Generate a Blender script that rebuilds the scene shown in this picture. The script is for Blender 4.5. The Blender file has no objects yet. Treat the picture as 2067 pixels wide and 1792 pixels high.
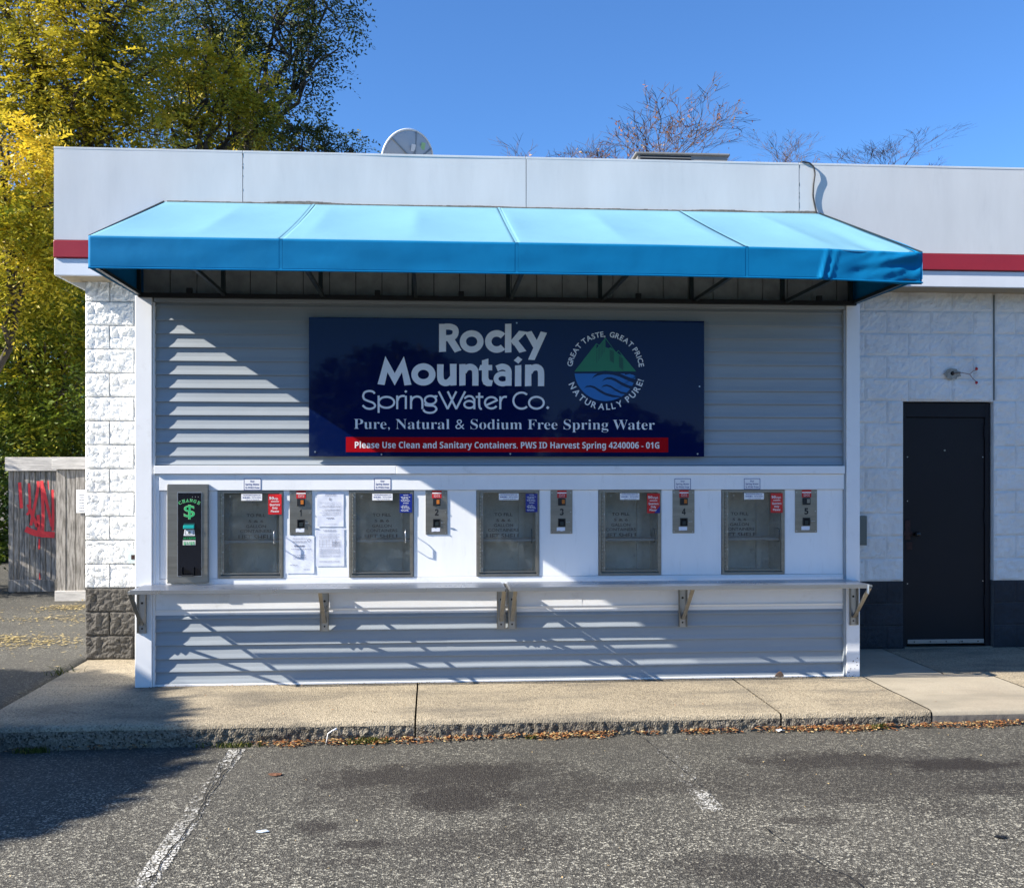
import bpy, math, random
import numpy as np
from mathutils import Vector, Matrix, noise
R = math.radians
C = bpy.context.scene.collection
S = bpy.context.scene
rnd = random.Random(7)

# ------------------------------------------------------------------ camera, sky, sun
F, CX, HY, EYE, TH = 1900.0, 1000.0, 940.0, 1.65, 0.0666      # photo pixels of a 2067 px wide print; facade is parallel to X
cs, sn = math.cos(TH), math.sin(TH)
cam = bpy.data.cameras.new('camera'); cam_o = bpy.data.objects.new('camera', cam); C.objects.link(cam_o)
cam.sensor_width = 36; cam.lens = F / 2067 * 36
cam.shift_x = (1033.5 - CX) / 2067; cam.shift_y = (HY - 896) / 2067
cam.clip_end = 3000; cam.clip_start = .05
cam_o.location = (0, 0, EYE); cam_o.rotation_euler = (R(90), 0, -TH)
S.camera = cam_o
SUN = Vector((-1.527, -.366, 1)).normalized()                  # towards the sun
W = bpy.data.worlds.new('World'); S.world = W; W.use_nodes = True
wn = W.node_tree; sky = wn.nodes.new('ShaderNodeTexSky'); sky.sky_type = 'NISHITA'; sky.sun_disc = False
sky.sun_elevation = math.asin(SUN.z); sky.sun_rotation = math.atan2(SUN.x, SUN.y)
sky.air_density = 1.0; sky.dust_density = .1; sky.ozone_density = 6.0; sky.altitude = 200
tint = wn.nodes.new('ShaderNodeMix'); tint.data_type = 'RGBA'; tint.blend_type = 'MULTIPLY'; tint.inputs[0].default_value = 1; tint.inputs[7].default_value = (.76, 1.04, 1.29, 1)
wn.links.new(sky.outputs[0], tint.inputs[6]); wn.links.new(tint.outputs[2], wn.nodes['Background'].inputs[0]); wn.nodes['Background'].inputs[1].default_value = .066
sun = bpy.data.lights.new('sun', 'SUN'); sun.energy = 5.0; sun.angle = R(.53); sun.color = (1, .93, .82)
sun_o = bpy.data.objects.new('sun', sun); C.objects.link(sun_o); sun_o.location = (-20, -5, 15)
sun_o.rotation_euler = SUN.to_track_quat('Z', 'Y').to_euler()
vs = S.view_settings; vs.view_transform = 'Standard'; vs.look = 'None'; vs.exposure = 1.42; vs.gamma = 1; vs.use_curve_mapping = False
S.display_settings.display_device = 'sRGB'

# ------------------------------------------------------------------ helpers
def ray(px):
    xc = (px - CX) / F
    return sn + xc * cs, cs - xc * sn
def at(px, py, Y):                       # print pixel -> point on the plane at distance Y
    dx, dy = ray(px); t = Y / dy
    return Vector((dx * t, Y, EYE - (py - HY) / F * t))
def X(px, Y): return at(px, HY, Y).x
def Z(px, py, Y): return at(px, py, Y).z
def onz(px, py, z=0):                    # print pixel -> point on the level z
    dx, dy = ray(px); t = (EYE - z) * F / (py - HY)
    return Vector((dx * t, dy * t, z))
def zm(x0, y0, k, Y):                    # coordinates measured in an enlarged crop of the print
    return lambda a, b: at((x0 + a / k) / 1.08853, (y0 + b / k) / 1.08853, Y)

class NT:
    def __init__(s, name):
        s.m = bpy.data.materials.new(name); s.m.use_nodes = True; s.t = s.m.node_tree
        s.b = s.t.nodes['Principled BSDF']; s.out = s.t.nodes['Material Output']
        g = s.t.nodes.new('ShaderNodeNewGeometry'); s.pos = g.outputs['Position']; s.geo = g
    def n(s, typ, ins=None, **kw):
        nd = s.t.nodes.new('ShaderNode' + typ)
        for k, v in kw.items(): setattr(nd, k, v)
        for k, v in (ins or {}).items():
            if isinstance(v, bpy.types.NodeSocket): s.t.links.new(v, nd.inputs[k])
            else: nd.inputs[k].default_value = v
        return nd
    def math(s, op, a, b=0, c=None, clamp=False):
        d = {0: a, 1: b}
        if c is not None: d[2] = c
        return s.n('Math', d, operation=op, use_clamp=clamp).outputs[0]
    def vec(s, v, sc):
        return s.n('VectorMath', {0: v, 1: sc}, operation='MULTIPLY').outputs[0]
    def noise(s, scale, detail=6, rough=.6, v=None):
        return s.n('TexNoise', {'Vector': v or s.pos, 'Scale': scale, 'Detail': detail, 'Roughness': rough}).outputs['Fac']
    def step(s, v, a, b):
        return s.n('MapRange', {0: v, 1: a, 2: b, 3: 0.0, 4: 1.0}, interpolation_type='SMOOTHSTEP').outputs[0]
    def mix(s, f, a, b, typ='MIX'):
        nd = s.t.nodes.new('ShaderNodeMix'); nd.data_type = 'RGBA'; nd.blend_type = typ
        for i, v in ((0, f), (6, a), (7, b)):
            if isinstance(v, bpy.types.NodeSocket): s.t.links.new(v, nd.inputs[i])
            elif i == 0: nd.inputs[0].default_value = v
            else: nd.inputs[i].default_value = (*v[:3], 1)
        return nd.outputs[2]
    def set(s, **kw):
        for k, v in kw.items():
            k = k.replace('_', ' ')
            if isinstance(v, bpy.types.NodeSocket): s.t.links.new(v, s.b.inputs[k])
            else: s.b.inputs[k].default_value = (*v, 1) if isinstance(v, tuple) and len(v) == 3 else v
    def bump(s, h, strength=.5, dist=.01, prev=None):
        d = {'Height': h, 'Strength': strength, 'Distance': dist}
        if prev is not None: d['Normal'] = prev
        nd = s.n('Bump', d); s.t.links.new(nd.outputs[0], s.b.inputs['Normal']); return nd.outputs[0]

def mul(c, k): return tuple(min(1, x * k) for x in c)
def mat(name, col, rough=.5, metal=0, var=.12, vsc=3, bump=0, bsc=60, bd=.004, stretch=(1, 1, 1), col2=None, spec=.5, coat=0, dirt=None, wave=0, wsc=3):
    m = NT(name); v = m.vec(m.pos, stretch) if stretch != (1, 1, 1) else m.pos
    f = m.step(m.noise(vsc, 8, .65, v), .3, .7)
    c = m.mix(f, mul(col, 1 - var), col2 or mul(col, 1 + var))
    if dirt:
        c = m.mix(m.math('MULTIPLY', m.step(m.noise(dirt[1], 9, .7, v), .55, .75), dirt[2]), c, dirt[0])
    m.set(Base_Color=c, Roughness=m.math('ADD', m.math('MULTIPLY', m.noise(vsc * 4, 4), .2), rough - .1), Metallic=metal, Specular_IOR_Level=spec, Coat_Weight=coat)
    pv = None
    if wave: pv = m.bump(m.noise(wsc, 1, .4), wave, .02)
    if bump: m.bump(m.noise(bsc, 6, .7, v), bump, bd, pv)
    return m.m

class MB:
    def __init__(s): s.v = []; s.f = []; s.k = 0
    def box(s, x0, x1, y0, y1, z0, z1):
        n = len(s.v); s.v += [(x, y, z) for x in (x0, x1) for y in (y0, y1) for z in (z0, z1)]
        s.f += [tuple(n + i for i in q) for q in ((0, 1, 3, 2), (4, 6, 7, 5), (0, 4, 5, 1), (2, 3, 7, 6), (0, 2, 6, 4), (1, 5, 7, 3))]; return s
    def poly(s, pts):
        n = len(s.v); s.v += [tuple(p) for p in pts]; s.f.append(tuple(range(n, n + len(pts)))); return s
    def grid(s, fn, nu, nv):
        n = len(s.v)
        s.v += [tuple(fn(i / nu, j / nv)) for i in range(nu + 1) for j in range(nv + 1)]
        s.f += [(n + i * (nv + 1) + j, n + (i + 1) * (nv + 1) + j, n + (i + 1) * (nv + 1) + j + 1, n + i * (nv + 1) + j + 1) for i in range(nu) for j in range(nv)]
        return s
    def bar(s, a, b, w, h=None):          # rectangular bar from a to b
        a, b = Vector(a), Vector(b); h = h or w; d = (b - a).normalized()
        u = d.cross(Vector((0, 0, 1)) if abs(d.z) < .95 else Vector((0, 1, 0))).normalized(); v = d.cross(u).normalized()
        n = len(s.v)
        for p in (a, b): s.v += [tuple(p + u * i * w / 2 + v * j * h / 2) for i, j in ((-1, -1), (1, -1), (1, 1), (-1, 1))]
        s.f += [(n, n + 1, n + 2, n + 3), (n + 7, n + 6, n + 5, n + 4)] + [(n + i, n + 4 + i, n + 4 + (i + 1) % 4, n + (i + 1) % 4) for i in range(4)]
        return s
    def tube(s, pts, r, k=8):
        pts = [Vector(p) for p in pts]; n0 = len(s.v); rr = r if isinstance(r, (list, tuple)) else [r] * len(pts); ref = None
        for i, p in enumerate(pts):
            d = (pts[min(i + 1, len(pts) - 1)] - pts[max(i - 1, 0)]).normalized()
            if ref is None: ref = d.orthogonal().normalized()
            u = (ref - d * ref.dot(d)).normalized(); ref = u; v = d.cross(u)
            s.v += [tuple(p + (u * math.cos(t) + v * math.sin(t)) * rr[i]) for t in (j * 2 * math.pi / k for j in range(k))]
        for i in range(len(pts) - 1):
            s.f += [(n0 + i * k + j, n0 + i * k + (j + 1) % k, n0 + (i + 1) * k + (j + 1) % k, n0 + (i + 1) * k + j) for j in range(k)]
        s.f += [tuple(n0 + j for j in range(k))[::-1], tuple(n0 + (len(pts) - 1) * k + j for j in range(k))]
        return s
    def disc(s, c, ax, r, th, k=16):      # short cylinder along axis ax ('y' here)
        c = Vector(c); return s.tube([c, c + Vector(ax) * th], r, k)
    def build(s, name, m, parent=None, bevel=0, smooth=False):
        me = bpy.data.meshes.new(name); me.from_pydata(s.v, [], s.f); me.update()
        if smooth: me.shade_smooth()
        return link(name, me, m, parent, bevel)
def link(name, me, m, parent=None, bevel=0):
    if m and not me.materials: me.materials.append(m)
    o = bpy.data.objects.new(name, me); C.objects.link(o); o.parent = parent
    if bevel:
        b = o.modifiers.new('edge', 'BEVEL'); b.width = bevel; b.segments = 2; b.limit_method = 'ANGLE'
    return o
def fixn(o):
    import bmesh
    bm = bmesh.new(); bm.from_mesh(o.data); bmesh.ops.recalc_face_normals(bm, faces=bm.faces); bm.to_mesh(o.data); bm.free(); return o
def tag(o, label, cat, group=None):
    o['label'] = label; o['category'] = cat
    if group: o['group'] = group
    return o
def thing(name, label, cat, group=None, loc=None):
    o = bpy.data.objects.new(name, None); o.empty_display_size = .1; C.objects.link(o)
    return tag(o, label, cat, group)
def struct(o, kind='structure'): o['kind'] = kind; return o

# lettering: built-in font; the mathematical alphabets give a bold serif and a bold sans
ALPH = {'bs': (0x1D400, 0x1D41A, 0x1D7CE), 'sb': (0x1D5D4, 0x1D5EE, 0x1D7EC)}
def conv(s, mode):
    if mode not in ALPH: return s
    b = ALPH[mode]
    return ''.join(chr(b[0] + ord(c) - 65) if 'A' <= c <= 'Z' else chr(b[1] + ord(c) - 97) if 'a' <= c <= 'z' else chr(b[2] + ord(c) - 48) if '0' <= c <= '9' else c for c in s)
_tc = {}
def glyphs(s, mode='', off=0, res=3):
    key = (s, mode, off)
    if key not in _tc:
        cu = bpy.data.curves.new('t', 'FONT'); cu.body = conv(s, mode); cu.size = 1; cu.offset = off; cu.resolution_u = res
        o = bpy.data.objects.new('t', cu); C.objects.link(o); bpy.context.view_layer.update()
        me = bpy.data.meshes.new_from_object(o.evaluated_get(bpy.context.evaluated_depsgraph_get()))
        v = np.array([tuple(x.co) for x in me.vertices]) if len(me.vertices) else np.zeros((1, 3))
        f = [tuple(p.vertices) for p in me.polygons]
        bpy.data.objects.remove(o); bpy.data.curves.remove(cu); bpy.data.meshes.remove(me)
        _tc[key] = (v, f)
    return _tc[key]
def text(mb, s, x0, x1, zb, cap, Y, mode='', off=0):     # fits x0..x1, baseline zb, capital height cap
    v, f = glyphs(s, mode, off); h = glyphs('H', mode, off)[0][:, 1]; k = cap / (h.max() - h.min())
    a, b = v[:, 0].min(), v[:, 0].max(); n = len(mb.v); mb.k += 1
    mb.v += [(x0 + (p[0] - a) / (b - a) * (x1 - x0), Y, zb + (p[1] - h.min()) * k) for p in v]
    mb.f += [tuple(n + i for i in q) for q in f]

# ------------------------------------------------------------------ materials
m_trim = mat('white_vinyl_trim', (.79, .80, .81), .4, var=.03, vsc=2, dirt=((.42, .41, .38), 6, .32))
m_panel = mat('white_painted_panel', (.81, .825, .835), .38, var=.03, vsc=1.5, stretch=(2.5, 1, .5), dirt=((.5, .50, .48), 7, .3), wave=.12, wsc=4)
m_side = mat('blue_grey_vinyl_siding', (.29, .325, .355), .5, var=.05, vsc=1.2, stretch=(1, 1, 6), dirt=((.24, .26, .28), 8, .3), bump=.06, bsc=300, bd=.001)
m_fascia = mat('white_fascia_metal', (.52, .54, .55), .35, var=.05, vsc=1, stretch=(3, 1, .6), dirt=((.42, .44, .46), 2.5, .35), wave=.06, wsc=1.5)
m_fasciaw = mat('lower_fascia_metal', (.62, .65, .69), .35, var=.04, vsc=2)
m_red = mat('red_band_metal', (.28, .012, .02), .35, var=.1, vsc=2)
m_soffit = mat('tan_soffit', (.30, .25, .17), .6, var=.08, vsc=2)
m_seal = mat('brown_sealant', (.16, .15, .13), .8, var=.3, vsc=20, bump=.6, bsc=60)
m_black = mat('black_powder_coat', (.006, .007, .009), .45, var=.2)
m_frame = mat('dark_green_black_frame', (.012, .02, .022), .4, var=.2)
m_door = mat('black_door_paint', (.008, .008, .011), .55, var=.12, vsc=2, bump=.08, bsc=80, spec=.25, dirt=((.014, .014, .017), 3, .4))
m_rust = mat('rusty_steel', (.035, .014, .012), .7, metal=.3, var=.5, vsc=20, bump=.5, bsc=80)
m_steel = mat('brushed_stainless', (.30, .285, .25), .34, metal=.85, var=.12, vsc=3, stretch=(1, 1, 12), dirt=((.16, .15, .13), 12, .4), bump=.05, bsc=120, bd=.001)
m_steell = mat('bright_stainless', (.50, .51, .52), .3, metal=.9, var=.06, vsc=1.5, stretch=(1, 6, 6))
m_steeld = mat('dull_cabinet_lining', (.66, .66, .60), .5, metal=.05, var=.15, vsc=5, dirt=((.1, .1, .09), 12, .5))
m_dish = mat('grey_dish_paint', (.5, .5, .5), .5, var=.05)
m_white = mat('white_gloss', (.8, .8, .8), .35, var=.02)
m_paper = mat('white_paper', (.70, .73, .82), .5, var=.03, vsc=20, wave=.10, wsc=16)
m_ink = mat('grey_ink', (.14, .15, .20), .6, var=.1)
m_inkb = mat('blue_ink', (.015, .035, .22), .5, var=.05)
m_inkk = mat('black_ink', (.012, .012, .014), .5, var=.1)
m_stencil = mat('dark_stencil_ink', (.012, .016, .03), .6, var=.2)
m_stred = mat('red_sticker', (.5, .012, .018), .25, var=.06, coat=.3)
m_stblue = mat('blue_sticker', (.006, .022, .22), .25, var=.06, coat=.3)
m_green = mat('green_print', (.03, .42, .14), .4, var=.05)
m_lime = mat('pale_green_outline', (.35, .6, .3), .4, var=.05)
m_teal = mat('teal_bezel', (.01, .36, .34), .3, var=.05)
m_amber = mat('amber_lens', (.45, .14, .02), .3, var=.1)
m_wood = mat('grey_weathered_plank', (.20, .178, .15), .85, var=.5, vsc=5, stretch=(9, 9, 1), col2=(.42, .39, .35), dirt=((.06, .055, .05), 10, .7), bump=.8, bsc=25)
m_wood2 = mat('pale_weathered_board', (.50, .475, .44), .85, var=.25, vsc=5, stretch=(1, 9, 9), dirt=((.15, .13, .12), 8, .6), bump=.7, bsc=25)
m_bark = mat('tree_bark', (.055, .045, .035), .9, var=.4, vsc=8, bump=.8, bsc=20)
m_twig = mat('bare_twig_bark', (.075, .046, .034), .85, var=.25, vsc=3)
m_cable = mat('black_cable', (.01, .01, .012), .5)
m_hvac = mat('grey_hvac_steel', (.23, .225, .21), .5, var=.1, metal=.2)
m_box = mat('grey_green_box', (.11, .13, .12), .5, var=.1)
m_dark = mat('dark_gap', (.004, .004, .004), .9)

def block_mat(name, col, var, mortar=0):
    m = NT(name)
    a = m.noise(14, 8, .7); b = m.noise(70, 6, .7)
    c = m.mix(m.step(m.noise(3, 6), .35, .7), mul(col, 1 - var), mul(col, 1 + var * .4))
    c = m.mix(m.math('MULTIPLY', m.step(b, .58, .72), .35), c, mul(col, .55))
    m.set(Base_Color=c, Roughness=.75, Specular_IOR_Level=.3)
    n1 = m.bump(m.noise(46, 6, .7), 1.0, .008)
    m.bump(m.noise(95, 5, .7), .9, .003, n1)
    return m.m
m_blkw = block_mat('white_painted_split_face', (.76, .76, .74), .08)
m_blkd = block_mat('charcoal_split_face', (.085, .078, .068), .25)
m_blkk = block_mat('black_painted_block', (.030, .033, .040), .25)
m_mortw = mat('white_painted_mortar', (.70, .71, .70), .8, var=.08, bump=.4, bsc=80)
m_mortd = mat('grey_mortar', (.22, .2, .17), .9, var=.2, bump=.4, bsc=80)
m_mortk = mat('dark_mortar', (.10, .105, .11), .9, var=.2, bump=.4, bsc=80)

def fabric(name, col, rough=.55, streak=.1):
    m = NT(name)
    v = m.vec(m.pos, (1, .5, 1))
    c = m.mix(m.step(m.noise(1.6, 8, .6, v), .3, .75), mul(col, 1 - streak), mul(col, 1 + streak * .6))
    c = m.mix(m.math('MULTIPLY', m.step(m.noise(7, 9, .75), .6, .78), .22), c, mul(col, .6))
    m.set(Base_Color=c, Roughness=rough, Specular_IOR_Level=.1)
    n1 = m.bump(m.noise(3.5, 3, .5), .25, .02)
    m.bump(m.noise(500, 2), .12, .001, n1)
    tr = m.n('BsdfTranslucent', {'Color': (*mul(col, .8), 1)})
    mx = m.n('MixShader', {0: .10, 1: m.b.outputs[0], 2: tr.outputs[0]})
    m.t.links.new(mx.outputs[0], m.out.inputs[0]); return m.m
m_ctop = fabric('sunlit_cyan_canvas', (.165, .355, .46), .7, .05)  # same canvas as the valance; sunlit brightness put into its paler colour
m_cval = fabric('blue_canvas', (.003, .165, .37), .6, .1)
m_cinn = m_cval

def glass_mat():
    m = NT('scuffed_acrylic_pane')
    tr = m.n('BsdfTransparent', {'Color': (.90, .92, .91, 1)})
    gl = m.n('BsdfGlossy', {'Color': (1, 1, 1, 1), 'Roughness': .06})
    df = m.n('BsdfDiffuse', {'Color': (.38, .42, .42, 1)})
    fr = m.n('Fresnel', {'IOR': 1.5})
    d = m.math('ADD', m.math('MULTIPLY', m.step(m.noise(9, 8, .7), .45, .8), .14), .035)
    m1 = m.n('MixShader', {0: d, 1: tr.outputs[0], 2: df.outputs[0]})
    m2 = m.n('MixShader', {0: fr.outputs[0], 1: m1.outputs[0], 2: gl.outputs[0]})
    m.t.links.new(m2.outputs[0], m.out.inputs[0]); return m.m
m_glass = glass_mat()

def sign_mat(name, col):
    m = NT(name); m.set(Base_Color=col, Roughness=.03, Specular_IOR_Level=.17)
    m.bump(m.noise(5, 3, .6), .03, .01); return m.m
m_navy = sign_mat('glossy_navy_sign_face', (.002, .008, .055))
m_navyd = sign_mat('navy_wave_cutout', (.004, .012, .06))
m_letter = mat('silver_white_vinyl_letters', (.74, .77, .80), .4, var=.04)
m_signred = sign_mat('glossy_red_strip', (.36, .006, .012))
m_logog = mat('logo_green', (.008, .17, .075), .35, var=.05)
m_logogd = mat('logo_dark_green', (.006, .06, .05), .35)
m_logob = mat('logo_blue', (.006, .13, .42), .35, var=.05)

def asphalt_mat():
    m = NT('worn_asphalt')
    big = m.noise(.7, 8, .6); mid = m.noise(5, 8, .7)
    vo = m.n('TexVoronoi', {'Vector': m.pos, 'Scale': 105.0, 'Randomness': 1.0})
    vo2 = m.n('TexVoronoi', {'Vector': m.pos, 'Scale': 210.0, 'Randomness': 1.0})
    h = m.n('SeparateColor', {0: vo.outputs['Color']}).outputs[0]
    h2 = m.n('SeparateColor', {0: vo2.outputs['Color']}).outputs[1]
    y = m.n('SeparateXYZ', {0: m.pos}).outputs[1]
    coarse = m.math('MULTIPLY_ADD', m.step(y, 6.2, 4.2), .75, m.math('MULTIPLY', m.step(m.noise(1.3, 6, .6), .4, .65), .35), clamp=True)   # the aggregate is more exposed away from the kerb
    c = m.mix(m.step(big, .3, .7), (.046, .044, .038), (.066, .062, .053))
    k1 = m.math('MULTIPLY_ADD', coarse, .65, .20)
    c = m.mix(m.math('MULTIPLY', m.step(h2, .55, .98), k1), c, (.24, .225, .185))
    c = m.mix(m.math('MULTIPLY', m.step(h, .78, .96), k1), c, (.40, .38, .31))
    c = m.mix(m.math('MULTIPLY', m.step(h, .40, .05), m.math('MULTIPLY_ADD', coarse, .5, .3)), c, (.016, .015, .013))
    # oil and tyre stains where the photograph shows them
    tot = None; nz_ = m.math('ADD', m.noise(3.2, 12, .8), m.math('MULTIPLY', m.math('SUBTRACT', m.noise(38, 6, .8), .5), .5))
    for (px, py, rx, ry, a) in [(870, 1565, .55, .22, .75), (930, 1610, .28, .2, .8), (640, 1665, .11, .08, .7), (725, 1700, .12, .05, .7), (1130, 1600, .35, .25, .5),
                                (715, 1735, .12, .04, .5), (1020, 1560, .3, .2, .5), (1300, 1590, .3, .12, .4), (1690, 1540, .45, .16, .7), (1720, 1590, .7, .25, .45), (1560, 1570, .4, .15, .35),
                                (1960, 1550, .35, .12, .9), (2000, 1600, .3, .1, .6), (1480, 1750, .25, .1, .5), (1600, 1780, .3, .1, .5), (1900, 1570, .9, .3, .35),
                                (990, 1700, .4, .2, .4), (1920, 1640, .2, .08, .4), (1640, 1660, .2, .05, .5), (770, 1600, .3, .25, .4)]:
        p = onz(px, py, -.13)
        d = m.n('VectorMath', {0: m.pos, 1: tuple(p)}, operation='SUBTRACT').outputs[0]
        d = m.vec(d, (.72 / rx, .72 / ry, 0)); L = m.n('VectorMath', {0: d}, operation='LENGTH').outputs['Value']
        L = m.math('ADD', L, m.math('MULTIPLY', m.math('SUBTRACT', nz_, .5), 3.0))
        k = m.math('MULTIPLY', m.step(L, 1.1, .5), min(1, a * 1.15))
        tot = k if tot is None else m.math('MAXIMUM', tot, k)
    c = m.mix(m.math('MULTIPLY', tot, .88), c, (.017, .0135, .012))
    c = m.mix(m.math('MULTIPLY', m.step(m.noise(2.2, 9, .7), .55, .72), .30), c, (.035, .032, .03))
    m.set(Base_Color=c, Roughness=m.math('SUBTRACT', .88, m.math('MULTIPLY', tot, .2)), Specular_IOR_Level=.3)
    n1 = m.bump(m.math('ADD', vo.outputs['Distance'], m.math('MULTIPLY', mid, .5)), .8, .005)
    m.bump(vo2.outputs['Distance'], .6, .003, n1)
    return m.m
m_asph = asphalt_mat()

def concrete_mat(name, a, b, agg, stain=(.10, .09, .075), bumpk=.6):
    m = NT(name)
    vo = m.n('TexVoronoi', {'Vector': m.pos, 'Scale': 85.0 if bumpk > .9 else 110.0})
    h = m.n('SeparateColor', {0: vo.outputs['Color']}).outputs[0]
    c = m.mix(m.step(m.noise(1.1, 8, .6), .3, .7), a, b)
    c = m.mix(m.math('MULTIPLY', m.step(h, .55, .95), agg), c, mul(b, 1.35))
    c = m.mix(m.math('MULTIPLY', m.step(h, .35, .05), agg), c, mul(a, .35))
    c = m.mix(m.math('MULTIPLY', m.step(m.noise(1.7, 8, .6, m.vec(m.pos, (.6, 1.6, 1))), .44, .68), .62), c, stain)
    m.set(Base_Color=c, Roughness=.9, Specular_IOR_Level=.25)
    n1 = m.bump(vo.outputs['Distance'], bumpk, .006); m.bump(m.noise(40, 6), .3, .006, n1); return m.m
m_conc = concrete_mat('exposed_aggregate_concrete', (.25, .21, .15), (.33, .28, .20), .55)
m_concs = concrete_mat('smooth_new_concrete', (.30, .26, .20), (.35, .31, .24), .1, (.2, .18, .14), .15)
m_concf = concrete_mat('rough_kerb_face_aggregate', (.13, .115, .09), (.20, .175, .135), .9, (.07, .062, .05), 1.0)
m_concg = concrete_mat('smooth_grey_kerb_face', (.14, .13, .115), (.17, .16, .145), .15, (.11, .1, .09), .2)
m_earth = mat('dry_earth_and_scrub', (.09, .075, .05), .95, var=.3, vsc=.5, bump=.5, bsc=6)

def paint_mat():
    m = NT('worn_white_paint')
    vo = m.n('TexVoronoi', {'Vector': m.pos, 'Scale': 48.0}, feature='DISTANCE_TO_EDGE')
    at_ = m.t.nodes.new('ShaderNodeAttribute'); at_.attribute_name = 'wear'
    nz_ = m.math('ADD', m.noise(24, 10, .85), m.math('MULTIPLY', m.math('SUBTRACT', at_.outputs['Fac'], 1.0), .25))
    a = m.step(nz_, .43, .50); a = m.math('MULTIPLY', a, m.step(vo.outputs['Distance'], .06, .14))
    m.set(Base_Color=m.mix(m.noise(30), (.36, .35, .32), (.64, .63, .59)), Roughness=.8)
    tr = m.n('BsdfTransparent', {}); mx = m.n('MixShader', {0: a, 1: tr.outputs[0], 2: m.b.outputs[0]})
    m.t.links.new(mx.outputs[0], m.out.inputs[0]); m.bump(m.noise(60), .4, .004); return m.m
m_paint = paint_mat()
def spray_mat():
    m = NT('red_spray_paint'); m.set(Base_Color=(.80, .05, .055), Roughness=.6)
    a = m.step(m.noise(6, 8, .8, m.vec(m.pos, (6, 6, 1))), .25, .42)
    tr = m.n('BsdfTransparent', {}); mx = m.n('MixShader', {0: a, 1: tr.outputs[0], 2: m.b.outputs[0]})
    m.t.links.new(mx.outputs[0], m.out.inputs[0]); return m.m
m_spray = spray_mat()

def leaf_mat(name, lo, mid, hi, transl=.35):
    m = NT(name); at_ = m.t.nodes.new('ShaderNodeAttribute'); at_.attribute_name = 'tint'
    f = at_.outputs['Fac']
    c = m.mix(m.step(f, 0, .5), lo, mid); c = m.mix(m.step(f, .5, 1), c, hi)
    df = m.n('BsdfPrincipled', {'Base Color': c, 'Roughness': .5, 'Specular IOR Level': .35}); tr = m.n('BsdfTranslucent', {'Color': c})
    mx = m.n('MixShader', {0: transl, 1: df.outputs[0], 2: tr.outputs[0]}); m.t.links.new(mx.outputs[0], m.out.inputs[0]); return m.m
lf_yellow = leaf_mat('gold_and_green_leaves', (.08, .11, .014), (.30, .27, .02), (.64, .50, .04))
lf_green = leaf_mat('dark_green_leaves', (.035, .055, .018), (.075, .10, .026), (.28, .23, .035), .4)
lf_gold = leaf_mat('golden_autumn_leaves', (.10, .14, .014), (.42, .36, .022), (.70, .52, .04))
lf_mix = leaf_mat('green_and_yellow_leaves', (.05, .095, .014), (.17, .22, .022), (.52, .44, .03))
lf_orange = leaf_mat('few_orange_leaves', (.20, .06, .02), (.36, .13, .03), (.42, .25, .06))
lf_litter = leaf_mat('dry_leaf_litter', (.12, .05, .025), (.34, .14, .05), (.55, .42, .20), .1)
lf_straw = leaf_mat('straw_coloured_leaves', (.16, .12, .05), (.32, .25, .11), (.50, .40, .20), .1)
lf_grass = leaf_mat('weed_green', (.03, .05, .01), (.08, .11, .02), (.22, .2, .05), .2)

# ------------------------------------------------------------------ planes of the place
YW, YF, YK, YA, YC = 8.227, 7.915, 7.196, 6.19, 6.14     # wall, fascia, kiosk front, awning front, kerb
KX0, KX1 = -2.21, 3.339                                 # kiosk
AX0, AX1 = -2.20, 3.322                                 # awning

# ground
def gz(x, y):
    lot = -.135 + .009 * x
    if y >= YC - .02:
        side = -.025 - .018 * max(0, y - 8.3)
    else:
        t = max(0, min(1, (YC - .02 - y) / 1.2)); side = -.03 + (lot + .03) * t * t * (3 - 2 * t)
    k = max(0, min(1, (-2.92 - x) / .05))
    base = lot if y < YC + .5 else -.2
    z = base + (side - base) * k
    return z + .006 * noise.noise(Vector((x * .8, y * .8, 0)))
mb = MB()
xs = [-14 + i * .5 for i in range(21)] + [-3.6, -3.3, -3.1, -2.98, -2.94, -2.925, -2.9, -2.6] + [-2 + i * .5 for i in range(33)]
ys = [-12 + i * 1. for i in range(13)] + [1 + i * .25 for i in range(20)] + [6.0, 6.1, 6.118, 6.13, 6.3, 6.6, 6.9] + [7.2 + i * .5 for i in range(30)]
n = len(ys); mb.v = [(x, y, gz(x, y)) for x in xs for y in ys]
mb.f = [(i * n + j, (i + 1) * n + j, (i + 1) * n + j + 1, i * n + j + 1) for i in range(len(xs) - 1) for j in range(n - 1)]
lot = struct(mb.build('parking_lot', m_asph, smooth=True))
struct(MB().box(-900, 900, -900, 1200, -1.2, -.75).build('ground', m_earth))

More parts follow.
